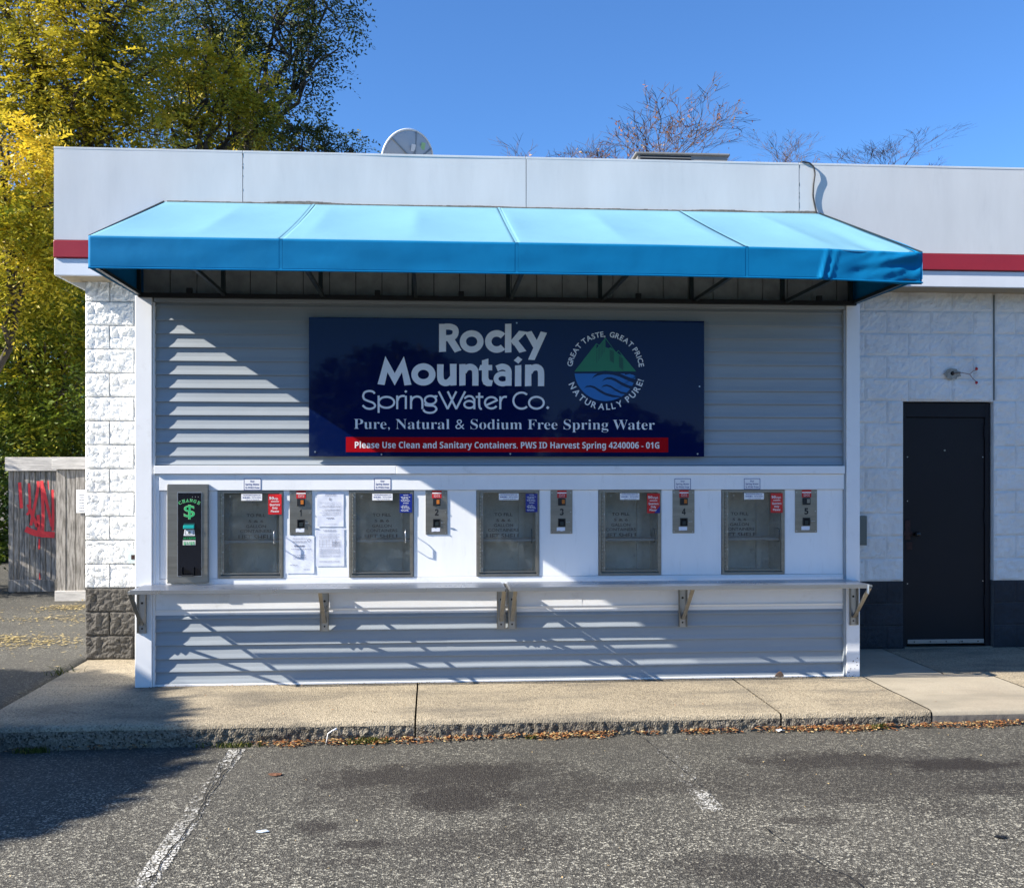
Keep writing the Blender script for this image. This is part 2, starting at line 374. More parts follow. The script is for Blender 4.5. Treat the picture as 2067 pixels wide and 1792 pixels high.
# painted bay lines and a crack
def line(xm, y0, y1, w, wear, name='painted_line'):
    n = 30; mb = MB()
    def fn(u, v):
        y = y0 + (y1 - y0) * u; x = xm + (v - .5) * w + .012 * noise.noise(Vector((y * 3, v * 3, xm)))
        return (x, y, gz(x, y) + .005)
    mb.grid(fn, n, 3); o = mb.build(name, m_paint)
    a = o.data.attributes.new('wear', 'FLOAT', 'POINT')
    a.data.foreach_set('value', [wear(i / n) for i in range(n + 1) for j in range(4)])
    return struct(o)
line(-1.235, 3.6, 6.05, .105, lambda u: (.85 + .25 * math.sin(u * 7) if u > .25 else .4 + 1.8 * u))
line(1.44, 4.6, 6.08, .11, lambda u: .9 if .10 < u < .28 else .0 if u < .1 else .72 - .3 * u)
def crack(pts, w, name='crack'):
    mb = MB(); P = []
    for a, b in zip(pts[:-1], pts[1:]):
        for i in range(14):
            t = i / 14; P.append((a[0] + (b[0] - a[0]) * t, a[1] + (b[1] - a[1]) * t))
    q = [((x + .022 * noise.noise(Vector((x * 13, y * 13, 4)))), y) for x, y in P]
    for i in range(len(q) - 1):
        w0, w1 = [w * (.45 + .9 * abs(noise.noise(Vector((q[j][0] * 9, q[j][1] * 9, 9))))) for j in (i, i + 1)]
        (x0, y0), (x1, y1) = q[i], q[i + 1]
        mb.poly([(x0 - w0, y0, gz(x0, y0) + .009), (x0 + w0, y0, gz(x0, y0) + .009), (x1 + w1, y1, gz(x1, y1) + .009), (x1 - w1, y1, gz(x1, y1) + .009)])
    return struct(mb.build(name, m_dark))
crack([(-1.21, 6.05), (-1.22, 5.3), (-1.20, 4.8), (-1.22, 4.4), (-1.20, 3.7)], .006)
crack([(-1.28, 6.0), (-1.27, 5.6), (-1.22, 5.0)], .004)
crack([(1.36, 6.05), (1.47, 5.2), (1.50, 4.9)], .003)
crack([(1.62, 4.5), (1.66, 4.2), (1.78, 3.95), (1.80, 3.75)], .004)

# sidewalk: slabs with a rough kerb face each
SX = [-2.93, -.113, 2.32, 3.36, 4.4, 6.9, 9.4]
walk = struct(bpy.data.objects.new('sidewalk', None)); C.objects.link(walk)
def slab(x0, x1, y0, y1, mt, face=None):
    g = .006; x0 += g; x1 -= g; zt = 0
    mb = MB(); nx = max(6, int((x1 - x0) / .035)); ny = 10
    prof = [(y0 + .0, -.035), (y0 + .006, -.014), (y0 + .02, -.004), (y0 + .05, 0)] + [(y0 + .05 + (y1 - y0 - .05) * i / ny, 0) for i in range(1, ny + 1)]
    def fn(u, v):
        x = x0 + (x1 - x0) * u; j = int(round(v * (len(prof) - 1))); y, z = prof[j]
        d = .007 * noise.noise(Vector((x * 22, y * 22, z * 20 + 3))) if (mt is m_conc and j < 4) else 0
        return (x, y + d, zt + z + (.003 * noise.noise(Vector((x * 5, y * 5, 0))) if j > 2 else d * .6))
    mb.grid(fn, nx, len(prof) - 1)
    o = mb.build('concrete_slab', mt, walk, smooth=True)
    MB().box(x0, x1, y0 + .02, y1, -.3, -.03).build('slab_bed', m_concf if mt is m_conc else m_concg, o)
    if face:
        mb = MB(); rough = .012 if face is m_concf else .003
        def ff(u, v):
            x = x0 + (x1 - x0) * u; z = -.034 - .2 * v
            e = min(1, u * 60, (1 - u) * 60)
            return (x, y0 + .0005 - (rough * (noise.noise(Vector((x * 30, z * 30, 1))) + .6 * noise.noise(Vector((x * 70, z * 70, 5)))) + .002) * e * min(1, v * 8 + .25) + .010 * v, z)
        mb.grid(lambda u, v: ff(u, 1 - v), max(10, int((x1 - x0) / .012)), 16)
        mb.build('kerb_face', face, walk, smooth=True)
for i in range(len(SX) - 1):
    sm = i == 3
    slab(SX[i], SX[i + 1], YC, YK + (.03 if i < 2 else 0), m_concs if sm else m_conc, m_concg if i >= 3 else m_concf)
slab(-2.93, KX0 - .01, YK + .03, 8.26, m_conc)
slab(KX1 - .3, 4.05, YK + .012, 8.26, m_concs); slab(4.05, 5.3, YK + .012, 8.26, m_conc); slab(5.3, 9.4, YK + .012, 8.26, m_conc)
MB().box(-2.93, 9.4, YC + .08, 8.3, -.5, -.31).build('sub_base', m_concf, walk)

# ------------------------------------------------------------------ the building
bld = thing('commercial_building', 'low white commercial building of split face block with a flat white fascia and red band', 'building')
_bm = {}
def block_mesh(w, h, var, amp, mt):
    key = (round(w, 3), h, var, amp, mt.name)
    if key in _bm: return _bm[key]
    cz = .010 if amp > 1 else .018; nx = max(5, int(w / cz)); nz = int(.2 / cz); mb = MB(); o = rnd.random() * 90
    def fn(u, v):
        x, z = u * w, v * h; e = min(1, x / .014, (w - x) / .014, z / .014, (h - z) / .014)
        d = .010 + noise.noise(Vector((x * 9 + o, z * 9, 0))) * .009 + noise.noise(Vector((x * 24 + o, z * 24, 4))) * .010 + noise.noise(Vector((x * 55 + o, z * 55, 8))) * .006
        return (x, -max(0, (d if d > 0 else 0)) * amp * max(0, e) ** .6 - .001, z)
    mb.grid(fn, nx, nz); n = len(mb.v)
    ring = [i * (nz + 1) for i in range(nx + 1)] + [nx * (nz + 1) + j for j in range(1, nz + 1)] + [i * (nz + 1) + nz for i in range(nx - 1, -1, -1)] + [j for j in range(nz - 1, 0, -1)]
    for q in ring: x, y, z = mb.v[q]; mb.v.append((x, .03, z))
    L = len(ring)
    for i in range(L): mb.f.append((ring[i], n + i, n + (i + 1) % L, ring[(i + 1) % L]))
    me = bpy.data.meshes.new('block'); me.from_pydata(mb.v, [], mb.f); me.update(); me.materials.append(mt)
    _bm[key] = me; return me
wall = MB()
DX0, DX1, DZ = 4.24, 5.09, 2.222
wall.box(-2.94, DX0, YW + .014, YW + .30, .61, 3.24).box(DX1, 10, YW + .014, YW + .30, .61, 3.24).box(DX0, DX1, YW + .014, YW + .3, DZ + .01, 3.24)
wo = wall.build('wall', m_mortw, bld)
lw = MB().box(-2.94, KX0 + .4, YW + .014, YW + .30, -.3, .61).build('wall', m_mortd, bld)
rw = MB().box(KX0 + .4, DX0, YW + .014, YW + .30, -.3, .61).box(DX1, 10, YW + .014, YW + .3, -.3, .61).build('wall', m_mortk, bld)
MB().box(-2.94, -2.64, YW + .3, 16.5, -.3, 4.0).box(9.7, 10, YW + .3, 16.5, -.3, 4).box(-2.64, 9.7, 16.2, 16.5, -.3, 4).box(-2.64, 9.7, YW + .30, YW + .4, 3.24, 4).build('wall', m_mortw, bld)
MB().box(-2.9, 9.9, YF + .12, 16.4, 4.0, 4.08).build('roof', m_hvac, bld)
def lay(n, x0, x1, joints, amp, mt, par):
    cuts = sorted([x0] + [j for j in joints if x0 + .03 < j < x1 - .03] + [x1])
    for a, b in zip(cuts[:-1], cuts[1:]):
        g_ = .006 if amp > 1 else .0035; w = b - a - g_
        o = link('block', block_mesh(w, .2032 - g_, rnd.randrange(3 if w > .37 else 2), amp, mt), mt, par)
        o.location = (a + g_ / 2, YW + (0 if amp > 1 else .011), n * .2032 + g_ / 2)
for n in range(16):
    j = [-2.951 + .203, -2.951 + .609] if n % 2 else [-2.951 + .406, -2.951 + .812]
    lay(n, -2.951, -2.951 + .609 if n % 2 else -2.951 + .812, j, 1.25, m_blkd if n < 3 else m_blkw, lw if n < 3 else wo)
    ja = [4.087 + .4064 * k - (.2032 if n % 2 else 0) for k in range(-4, 6)]
    jb = [5.30 + .4064 * k + (.2032 if n % 2 else 0) for k in range(-1, 6)]
    mt = m_blkk if n < 3 else m_blkw; pr = rw if n < 3 else wo; am = .95 if n > 2 else .5
    lay(n, 3.0, DX0 if n < 11 else DX1 - .01, ja, am, mt, pr)
    lay(n, DX1 + .01 if n >= 11 else DX1, 6.9, jb, am, mt, pr)
# fascia with joints where the panels meet, red band and soffit
FX = [-3.09] + [X(p, YF) for p in (490, 1062, 1613)] + [6.3, 9.5]
ZT = 4.257
for a, b in zip(FX[:-1], FX[1:]):
    n = 24; mb = MB(); sd = rnd.random() * 50
    mb.grid(lambda u, v: (a + .0025 + (b - a - .005) * u, YF - .0015 - .004 * noise.noise(Vector((u * 3 + sd, v * 1.5, 0))) * min(1, u * 8, (1 - u) * 8), 3.497 + (ZT - .02 - 3.497) * v), n, 8)
    mb.box(a + .0025, b - .0025, YF + .004, YF + .03, 3.497, ZT - .02)
    mb.build('fascia_panel', m_fascia, bld, smooth=False)
    MB().box(a + .001, b - .001, YF - .003, YF + .16, ZT - .02, ZT).build('cap_flashing', m_fascia, bld, bevel=.003)
    MB().box(a + .003, b - .003, YF - .018, YF + .03, 3.349, 3.490).build('red_band', m_red, bld, bevel=.006)
    MB().box(a + .003, b - .003, YF, YF + .03, 3.207, 3.345).build('lower_fascia_strip', m_fasciaw, bld, bevel=.004)
    MB().box(a + .002 + (.02 if a < -3 else 0), b - .002, YF + .03, YW + .012, 3.212, 3.222).build('soffit_panel', m_soffit, bld)
MB().box(-3.075, 9.5, YF + .032, YF + .06, 3.225, 4.24).build('fascia_backing', m_dark, bld)
MB().box(-3.09, -3.075, YF + .03, 16.5, 3.207, ZT - .02).build('side_fascia', m_fascia, bld)
for px in (490, 1613):                       # torn sealant in two of the joints
    mb = MB(); x = X(px, YF)
    for k in range(9):
        z = 4.22 - rnd.random() ** 1.6 * .36; s = .0015 + rnd.random() * .002
        mb.box(x - s, x + s * .8, YF - .003, YF + .004, z, z + .008 + rnd.random() * .02)
    mb.build('torn_sealant', m_seal, bld)
# door
door = thing('steel_door', 'plain black steel door with rusty latch guard in the shaded block wall', 'door')
fy = YW + .045
fr = MB().box(DX0 + .012, DX0 + .05, fy, fy + .14, 0, DZ).box(DX1 - .06, DX1 - .012, fy, fy + .14, 0, DZ).box(DX0 + .05, DX1 - .06, fy, fy + .14, DZ - .13, DZ).build('door_frame', m_door, door, bevel=.003)
lx0, lx1 = DX0 + .054, DX1 - .064
leaf = MB().box(lx0, lx1, fy + .012, fy + .057, .03, DZ - .135).build('door_leaf', m_door, door, bevel=.002)
MB().box(DX0, DX1, fy + .2, fy + .3, -.1, DZ + .1).build('dark_interior', m_dark, door)
MB().box(DX0 + .012, DX1 - .012, YW + .01, fy + .15, -.02, .012).build('threshold', m_steel, door)
k = MB().box(lx0 + .01, lx1 - .005, fy + .004, fy + .012, .035, .072).build('kick_strip', m_steell, door, bevel=.001)
mb = MB()
for i in range(5): mb.disc((lx0 + .07 + i * .15, fy + .004, .053), (0, -1, 0), .006, .003, 8)
mb.build('screw', m_black, k)
for z in (.35, 1.13, 1.9): MB().tube([(lx1 + .004, fy + .004, z), (lx1 + .004, fy + .004, z + .12)], .008).build('hinge', m_door, door)
lg = MB().box(DX0 + .035, lx0 + .03, fy - .006, fy + .011, .98, 1.16).box(DX0 + .02, lx0 + .045, fy - .010, fy + .002, 1.02, 1.06).box(DX0 + .045, lx0 + .05, fy - .002, fy + .009, .89, .96).build('latch_guard', m_rust, door, bevel=.003)
MB().tube([(lx0 + .085, fy + .012, 1.03), (lx0 + .085, fy - .02, 1.03), (lx0 + .085, fy - .028, 1.03), (lx0 + .085, fy - .05, 1.03)], [.018, .012, .024, .02], 14).build('knob', m_black, door, smooth=True)
MB().disc((lx0 + .36, fy + .012, 1.79), (0, -1, 0), .008, .004).build('peephole', m_steel, door)
mb = MB()
for x, z in ((lx0 + .01, 1.73), (lx1 - .012, 1.73), (lx0 + .01, 1.33), (lx0 + .01, .58), (lx1 - .012, .6)): mb.disc((x, fy + .012, z), (0, -1, 0), .005, .003, 8)
mb.build('rivet', m_steell, leaf)

MB().box(DX1 - .003, DX1 + .003, YW + .002, YW + .013, 2.245, 3.2).build('control_joint', m_box, bld)
# awning ---------------------------------------------------------------------
aw = thing('fabric_awning', 'long bright blue fabric awning with square valance above the kiosk', 'awning')
ZA, ZH, ZB = 3.123, 2.918, 3.817
seam = [AX0, X(567, YA), X(1043, YA), X(1508, YA), AX1]
ribs = [X(p, 7.17) for p in (455, 652, 840, 1031, 1217, 1402, 1586)]
def dent(x): return max(0, min(1, (x - 2.65) / .5))
def topz(x, t):                              # t 0 front .. 1 back
    sag = 0
    allr = [AX0] + ribs + [AX1]
    for a, b in zip(allr[:-1], allr[1:]):
        if a <= x <= b:
            u = (x - a) / (b - a); sag = .020 * 4 * u * (1 - u)
    z = ZA + (ZB - ZA) * t - sag * math.sin(math.pi * min(1, max(0, t)))
    d = dent(x)
    z += d * (.014 * noise.noise(Vector((x * 7, t * 3, 1))) * (1 - t) - .022 * (1 - t) ** 3)
    return z
def valw(x, v): return .0035 * noise.noise(Vector((x * 3, v * 2, 7)))
def eav(x): return -.013 * max(0, min(1, (x - 1.5) / 1.8)) - .012 * dent(x)
for a, b in zip(seam[:-1], seam[1:]):
    n = max(16, int((b - a) / .03)); mb = MB()
    mb.grid(lambda u, v: (a + (b - a) * u, YA + (YF - .02 - YA) * v, topz(a + (b - a) * u, v) + eav(a + (b - a) * u) * (1 - v)), n, 22)
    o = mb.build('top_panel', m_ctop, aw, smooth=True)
    so = o.modifiers.new('cloth', 'SOLIDIFY'); so.thickness = .0012; so.offset = -1
    mb = MB()
    def vf(u, v):
        x = a + (b - a) * u; z = ZA + (ZH - ZA) * v + eav(x) + dent(x) * -.01 * v
        w = valw(x, v)
        fold = 0
        for cx_, k_, sl in ((2.64, .016, .25), (2.70, .010, .35)): fold += k_ * math.exp(-((x - cx_ + sl * (v - .5) * .2) / .012) ** 2) * (.3 + v)
        d = dent(x); w += d * (.030 * noise.noise(Vector((x * 5 + v * 2.5, v * 2.2 - x, 3))) + .009 * abs(noise.noise(Vector((x * 14 + v * 5, v * 3, 8))))) * min(1, (AX1 - x) / .05 + .1)
        return (x, YA - .001 - w - fold + .012 * d * v, z)
    mb.grid(vf, n * 2, 14)
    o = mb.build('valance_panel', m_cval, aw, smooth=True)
    so = o.modifiers.new('cloth', 'SOLIDIFY'); so.thickness = .0012; so.offset = 0
for x in seam[1:-1]:                          # sewn double seams
    MB().grid(lambda u, v: (x - .009 + .018 * u, YA + (YF - .03 - YA) * v, topz(x - .009 + .018 * u, v) + .0005), 3, 22).build('sewn_seam', m_ctop, aw, smooth=True)
    MB().grid(lambda u, v: (x - .009 + .018 * u, YA - .0022 - valw(x - .009 + .018 * u, v), ZA + (ZH - ZA) * v + eav(x)), 3, 10).build('sewn_seam', m_cval, aw)
MB().tube([(AX0, YA - .003, ZH)] + [(AX0 + (AX1 - AX0) * i / 24, YA - .003, ZH + eav(AX0 + (AX1 - AX0) * i / 24)) for i in range(1, 25)], .006, 6).build('hem', m_cval, aw)
for x in (AX0, AX1):
    mb = MB(); n = 16
    mb.grid(lambda u, v: (x + .004 * noise.noise(Vector((u * 3, v * 3, x))), YA + (YF - .01 - YA) * u, (ZH + .0 * u) + (topz(x, u) - ZH - .002) * v), n, 8)
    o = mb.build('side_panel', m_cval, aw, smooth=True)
    so = o.modifiers.new('cloth', 'SOLIDIFY'); so.thickness = .0012; so.offset = 0
    MB().tube([(x, YA + .01, topz(x, 0) + .001), (x, YF - .03, topz(x, 1) + .001)], .006, 6).build('piping', m_frame, aw)
YB = 7.16
MB().bar((AX0 + .02, YB, 2.918), (AX1 - .02, YB, 2.918), .034, .034).build('frame_bar', m_black, aw)
MB().bar((AX0 + .02, YA + .022, 2.945), (AX1 - .02, YA + .022, 2.925), .025).build('frame_bar', m_frame, aw)
MB().bar((AX0 + .02, YA + .022, ZA - .03), (AX1 - .02, YA + .022, ZA - .045), .025).build('frame_bar', m_frame, aw)
for x in ribs + [AX0 + .03, AX1 - .03]:
    MB().bar((x, YB, 2.928), (x, YA + .03, 2.938), .025).build('frame_rib', m_frame, aw)
    MB().bar((x - .02, YB + .03, 2.92), (x - .02, YB + .03, 3.46), .03).build('frame_post', m_frame, aw)
    MB().bar((x, YA + .03, ZA - .04), (x, YF - .05, ZB - .06), .025).build('rafter', m_frame, aw)
for px in (382, 762, 931, 1289, 1654):
    x = X(px, YB); MB().box(x - .02, x + .02, YB - .01, YB + .02, 2.934, 2.975).build('clip', m_black, aw)
mb = MB()                                     # strip of old sealant along the head of the awning
for i in range(160):
    t = i / 160; x = AX0 + .02 + (AX1 - AX0 - .04) * t; h = .012 + .03 * max(0, noise.noise(Vector((x * 1.4, 3, 0)))) + .006 * abs(noise.noise(Vector((x * 12, 0, 0))))
    mb.box(x, x + (AX1 - AX0) / 160 + .001, YF - .010 - .0004 * (i % 2), YF - .003, ZB - .02, ZB + h)
mb.build('sealant_strip', m_seal, aw)

# ------------------------------------------------------------------ kiosk
ki = thing('vending_kiosk', 'white and grey vinyl sided kiosk front built out under the blue awning', 'kiosk')
MB().box(KX0 + .01, KX1 - .01, YK + .40, YW - .03, -.0, 2.88).box(KX0 + .01, KX0 + .05, YK + .04, YK + .4, 0, 2.88).box(KX1 - .05, KX1 - .01, YK + .04, YK + .4, 0, 2.88).build('core', m_panel, ki)
MB().box(KX0 + .01, KX1 - .01, YK + .04, YW - .03, 2.88, 2.90).build('kiosk_roof', m_hvac, ki)
PX0, PX1 = X(312, YK), X(1704, YK)
YP = 7.165
MB().box(KX0, PX0 - .01, YP, YK + .04, 0, 2.915).build('corner_post', m_trim, ki, bevel=.004)
MB().box(PX1 + .006, KX1, YP, YK + .04, 0, 2.915).build('corner_post', m_trim, ki, bevel=.004)
MB().box(PX0 - .009, PX0 + .006, YP + .012, YK + .04, 0, 2.87).build('channel_trim', m_trim, ki, bevel=.002)
MB().box(PX1 - .012, PX1 + .005, YP + .010, YK + .04, 0, 2.87).build('channel_trim', m_side, ki, bevel=.002)
MB().box(PX0, PX1, YP + .01, YK + .04, 2.875, 2.915).build('top_trim', m_side, ki, bevel=.003)
MB().box(PX0 + .007, PX1 - .013, YK + .016, YK + .04, .0, .6).box(PX0 + .007, PX1 - .013, YK + .016, YK + .04, 1.6, 2.875).build('backing', m_side, ki)
# boards above the kiosk roof, under the awning
bx = KX0 + .02; hz = MB()
while bx < KX1 - .05:
    w = min(.2, KX1 - .03 - bx)
    MB().box(bx + .003, bx + w - .003, 7.30, 7.32, 2.905, topz(min(bx + w, AX1), (7.3 - YA) / (YF - YA)) - .06).build('header_board', mat('grey_board_%d' % (0), (.34, .34, .33), .8, var=.2, vsc=8) if 'grey_board_0' not in bpy.data.materials else bpy.data.materials['grey_board_0'], ki)
    bx += .2
MB().box(KX0 + .02, KX1 - .02, 7.322, 7.34, 2.9, 3.5).build('header_backing', m_dark, ki)

def siding(z0, h, x0, x1, amp, seed, top=None):
    prof = [(.016, h + .008), (.013, h * .72), (.007, h * .36), (.0005, .014), (-.002, .003), (.000, 0), (.015, .006)]
    n = max(8, int((x1 - x0) / .035)); mb = MB()
    def fn(u, v):
        x = x0 + (x1 - x0) * u; j = int(round(v * 6)); y, z = prof[j]
        if top and z > top: z = top
        e = min(1, u * (x1 - x0) / .15, (1 - u) * (x1 - x0) / .15)
        w = amp * noise.noise(Vector((x * 1.3, seed * 3.7, 0))) * e + amp * .5 * noise.noise(Vector((x * 4, seed * 5.1, j * .3))) * e
        if j in (0, 6): w = 0
        return (x, YK + y - abs(w) * .8, z0 + z)
    mb.grid(lambda u, v: fn(u, 1 - v), n, 6)
    return mb.build('siding_board', m_side, ki, smooth=False)
SX0, SX1 = PX0 + .006, PX1 - .012
for k in range(12):
    z0 = 2.84 - .1016 * k
    if k == 11: z0 = 1.722
    if k == 0:
        jx = X(1312, YK); siding(z0, .034, SX0, jx, .001, k, .034); siding(z0, .034, jx + .002, SX1, .001, k + 40, .034)
    siding(z0 - .1016 if k < 11 else 1.655, .1016 if k < 11 else .068, SX0, SX1, .0014, k + 1)
low = [(.498, .06), (.403, .095), (.302, .101), (.200, .102), (.104, .096), (.016, .088)]
for i, (z0, h) in enumerate(low):
    j = X(1304, YK) if i in (0, 1, 4, 5) else X(905, YK)
    siding(z0, h, SX0, j, .0035, 20 + i); o = siding(z0, h, j - .012, SX1, .0035, 30 + i); o.location.y = -.0014
MB().box(SX0, SX1, YK - .010, YK + .02, .000, .015).build('base_trim', m_trim, ki, bevel=.002)
# frieze, header, counter-level boards
MB().box(SX0, X(800, YK), YK - .040, YK + .03, 1.589, 1.650).build('frieze_trim', m_trim, ki, bevel=.003)
MB().box(X(800, YK) + .002, SX1, YK - .041, YK + .03, 1.588, 1.649).build('frieze_trim', m_trim, ki, bevel=.003)
MB().box(SX0 + .035, SX1, YK - .022, YK + .03, 1.466, 1.586).build('header_board', m_panel, ki, bevel=.002)
MB().box(SX0, SX0 + .033, YK - .008, YK + .03, .745, 1.586).build('filler_strip', m_panel, ki)
CAB = [(440, 572), (705, 835), (962, 1088), (1208, 1334), (1456, 1583)]
COIN = [(585, 630), (859, 903), (1111, 1155), (1357, 1401), (1604, 1648)]
cabx = [(X(a, YK), X(b, YK)) for a, b in CAB]; CZ0, CZ1 = .803, 1.462
edges = [SX0 + .035] + [v for c in cabx for v in c] + [SX1]
for i in range(0, len(edges), 2):
    MB().box(edges[i] + .0015, edges[i + 1] - .0015, YK - .006, YK + .03, CZ0 + .002, CZ1 + .002).build('wall_panel', m_panel, ki, bevel=.0015)
MB().box(SX0 + .035, SX1, YK - .0075, YK + .03, .745, CZ0).build('sill_board', m_trim, ki, bevel=.002)
bxs = [SX0, X(1175, YK), SX1]
for a, b in zip(bxs[:-1], bxs[1:]):
    n = 40; sd = a
    MB().grid(lambda u, v: (a + .001 + (b - a - .002) * u, YK - .004 - .004 * noise.noise(Vector((u * 4 + sd, v, 3))), .574 + .168 * v), n, 4).build('apron_board', m_trim, ki, smooth=True)
    MB().grid(lambda u, v: (a + .001 + (b - a - .002) * u, YK - .012 - .006 * abs(noise.noise(Vector((u * 5 + sd, 0, 7)))) + .006 * (1 - v), .558 - .0 * u + .016 * v), n, 3).build('apron_ledge', m_trim, ki, smooth=True)
    MB().box(a, b, YK + .002, YK + .02, .53, .745).build('apron_backing', m_trim, ki)
# vinyl seam caps are done; rust-like scuffs at the foot of the right post
mb = MB()
for i in range(16):
    x = KX1 - .10 + rnd.random() * .08; z = rnd.random() ** 1.5 * .16; s = .003 + rnd.random() * .006
    mb.poly([(x, YP - .0008, z), (x + s, YP - .0008, z + s * .3), (x + s * 1.3, YP - .0008, z + s), (x + s * .2, YP - .0008, z + s * .8)])
mb.build('chipped_paint', m_rust, ki)

# ------------------------------------------------------------------ sign
YS = YK - .045
sg = thing('company_sign', 'large glossy navy sign reading Rocky Mountain Spring Water Co. on the grey siding', 'sign')
gx0, gx1 = X(623.5, YS), X(1421.5, YS); gz0, gz1 = Z(623, 921, YS), Z(623, 640, YS)
MB().box(gx0, gx1, YS, YS + .03, gz0, gz1).build('sign_face', m_navy, sg, bevel=.001)
class Ink(MB):                               # flat vinyl strokes, each a hair above the last
    def __init__(s, f, dy=0): super().__init__(); s.fm = f; s.dy = dy; s.c = 0
    def P(s, a, b): p = s.fm(a, b); return (p.x, p.y - s.dy - s.c * .00004, p.z)
    def pg(s, pts): s.c += 1; s.poly([s.P(*p) for p in pts]); return s
    def path(s, pts, w):
        s.c += 1; L = []; Rr = []
        for i, p in enumerate(pts):
            a = pts[max(i - 1, 0)]; b = pts[min(i + 1, len(pts) - 1)]
            dx, dy = b[0] - a[0], b[1] - a[1]; d = math.hypot(dx, dy) or 1
            L.append((p[0] - dy / d * w / 2, p[1] + dx / d * w / 2)); Rr.append((p[0] + dy / d * w / 2, p[1] - dx / d * w / 2))
        for i in range(len(pts) - 1): s.poly([s.P(*L[i]), s.P(*L[i + 1]), s.P(*Rr[i + 1]), s.P(*Rr[i])])
        return s
    def curve(s, pts, w, k=6):              # Catmull-Rom through the points
        q = []; n = len(pts)
        for i in range(n - 1):
            p0, p1, p2, p3 = pts[max(i - 1, 0)], pts[i], pts[i + 1], pts[min(i + 2, n - 1)]
            for j in range(k):
                t = j / k; q.append(tuple(.5 * (2 * p1[c] + (p2[c] - p0[c]) * t + (2 * p0[c] - 5 * p1[c] + 4 * p2[c] - p3[c]) * t * t + (3 * p1[c] - p0[c] - 3 * p2[c] + p3[c]) * t ** 3) for c in (0, 1)))
        q.append(pts[-1]); return s.path(q, w)
    def arc(s, cx, cy, rx, ry, w, a0=0, a1=360, n=40):   # outer radii
        pts = [(cx + (rx - w / 2) * math.cos(R(a0 + (a1 - a0) * i / n)), cy - (ry - w / 2) * math.sin(R(a0 + (a1 - a0) * i / n))) for i in range(n + 1)]
        if a1 - a0 == 360:
            s.c += 1
            for i in range(n):
                f = [R(a0 + (a1 - a0) * j / n) for j in (i, i + 1)]
                s.poly([s.P(cx + rx * math.cos(f[0]), cy - ry * math.sin(f[0])), s.P(cx + rx * math.cos(f[1]), cy - ry * math.sin(f[1])),
                        s.P(cx + (rx - w) * math.cos(f[1]), cy - (ry - w) * math.sin(f[1])), s.P(cx + (rx - w) * math.cos(f[0]), cy - (ry - w) * math.sin(f[0]))])
            return s
        return s.path(pts, w)
fa = zm(740, 690, 4.218, YS)
k = Ink(fa, .0015)
k.pg([(948, 92), (1012, 92), (1012, 348), (948, 353)]); k.curve([(1000, 118), (1050, 118), (1092, 135), (1102, 168), (1088, 205), (1050, 222), (1000, 223)], 56)
k.pg([(1012, 232), (1078, 212), (1155, 335), (1093, 357)]); k.arc(1250, 255, 110, 104, 58); k.arc(1482, 255, 108, 105, 60, 42, 318)
k.pg([(1560, 92), (1618, 90), (1618, 355), (1558, 358)]); k.pg([(1610, 250), (1690, 155), (1765, 166), (1640, 292)]); k.pg([(1622, 258), (1662, 222), (1757, 343), (1692, 360)])
k.pg([(1742, 172), (1805, 158), (1872, 275), (1826, 322)]); k.pg([(1890, 162), (1948, 175), (1833, 427), (1772, 422)])
k.build('lettering', m_letter, sg)
k = Ink(fa, .0015)
k.pg([(378, 650), (450, 390), (537, 548), (622, 392), (692, 655), (627, 662), (604, 540), (537, 662), (470, 540), (443, 658)]); k.arc(803, 560, 112, 103, 60)
k.curve([(960, 466), (960, 580), (972, 622), (1005, 638), (1040, 628), (1075, 590)], 60); k.pg([(1048, 462), (1110, 462), (1110, 660), (1053, 664)])
k.pg([(1135, 465), (1193, 463), (1193, 660), (1135, 665)]); k.curve([(1175, 535), (1200, 500), (1240, 490), (1273, 508), (1284, 548), (1284, 664)], 58)
k.pg([(1345, 430), (1405, 413), (1405, 590), (1415, 610), (1447, 615), (1435, 668), (1390, 668), (1358, 650), (1345, 615)]); k.pg([(1313, 521), (1330, 472), (1440, 472), (1440, 522)])
k.arc(1537, 600, 84, 70, 45); k.pg([(1565, 550), (1620, 545), (1620, 665), (1565, 665)]); k.curve([(1482, 505), (1530, 488), (1575, 500), (1592, 530), (1592, 575)], 55)
k.pg([(1652, 478), (1710, 472), (1710, 668), (1650, 670)]); k.pg([(1640, 430), (1680, 392), (1720, 422), (1682, 460)])
k.pg([(1745, 470), (1803, 468), (1803, 666), (1743, 670)]); k.curve([(1785, 540), (1810, 505), (1850, 493), (1882, 510), (1893, 550), (1893, 668)], 58)
k.build('lettering', m_letter, sg)
k = Ink(fa, .0015); t = 19
k.curve([(352, 738), (335, 719), (298, 713), (260, 725), (245, 757), (255, 788), (292, 806), (335, 822), (355, 846), (343, 868), (308, 878), (268, 870), (240, 845)], t)
k.path([(388, 755), (388, 915)], t); k.arc(460, 818, 82, 60, t)
k.path([(560, 755), (560, 880)], t); k.curve([(562, 805), (575, 775), (600, 760), (630, 760)], t)
k.path([(640, 757), (640, 880)], t); k.pg([(625, 719), (640, 705), (654, 717), (640, 731)])
k.path([(688, 757), (688, 880)], t); k.curve([(690, 808), (705, 778), (742, 764), (778, 776), (793, 812), (793, 880)], t)
k.arc(868, 797, 62, 48, t); k.curve([(895, 768), (915, 762), (932, 765)], t); k.curve([(828, 822), (822, 842), (850, 848), (900, 852), (924, 880), (900, 908), (858, 915), (818, 905), (802, 885)], t)
k.build('lettering', m_letter, sg); k = Ink(fa, .0015)
k.path([(945, 717), (1028, 880)], t); k.path([(1026, 880), (1108, 717)], t); k.path([(1028, 717), (1108, 880)], t); k.path([(1106, 880), (1190, 717)], t)
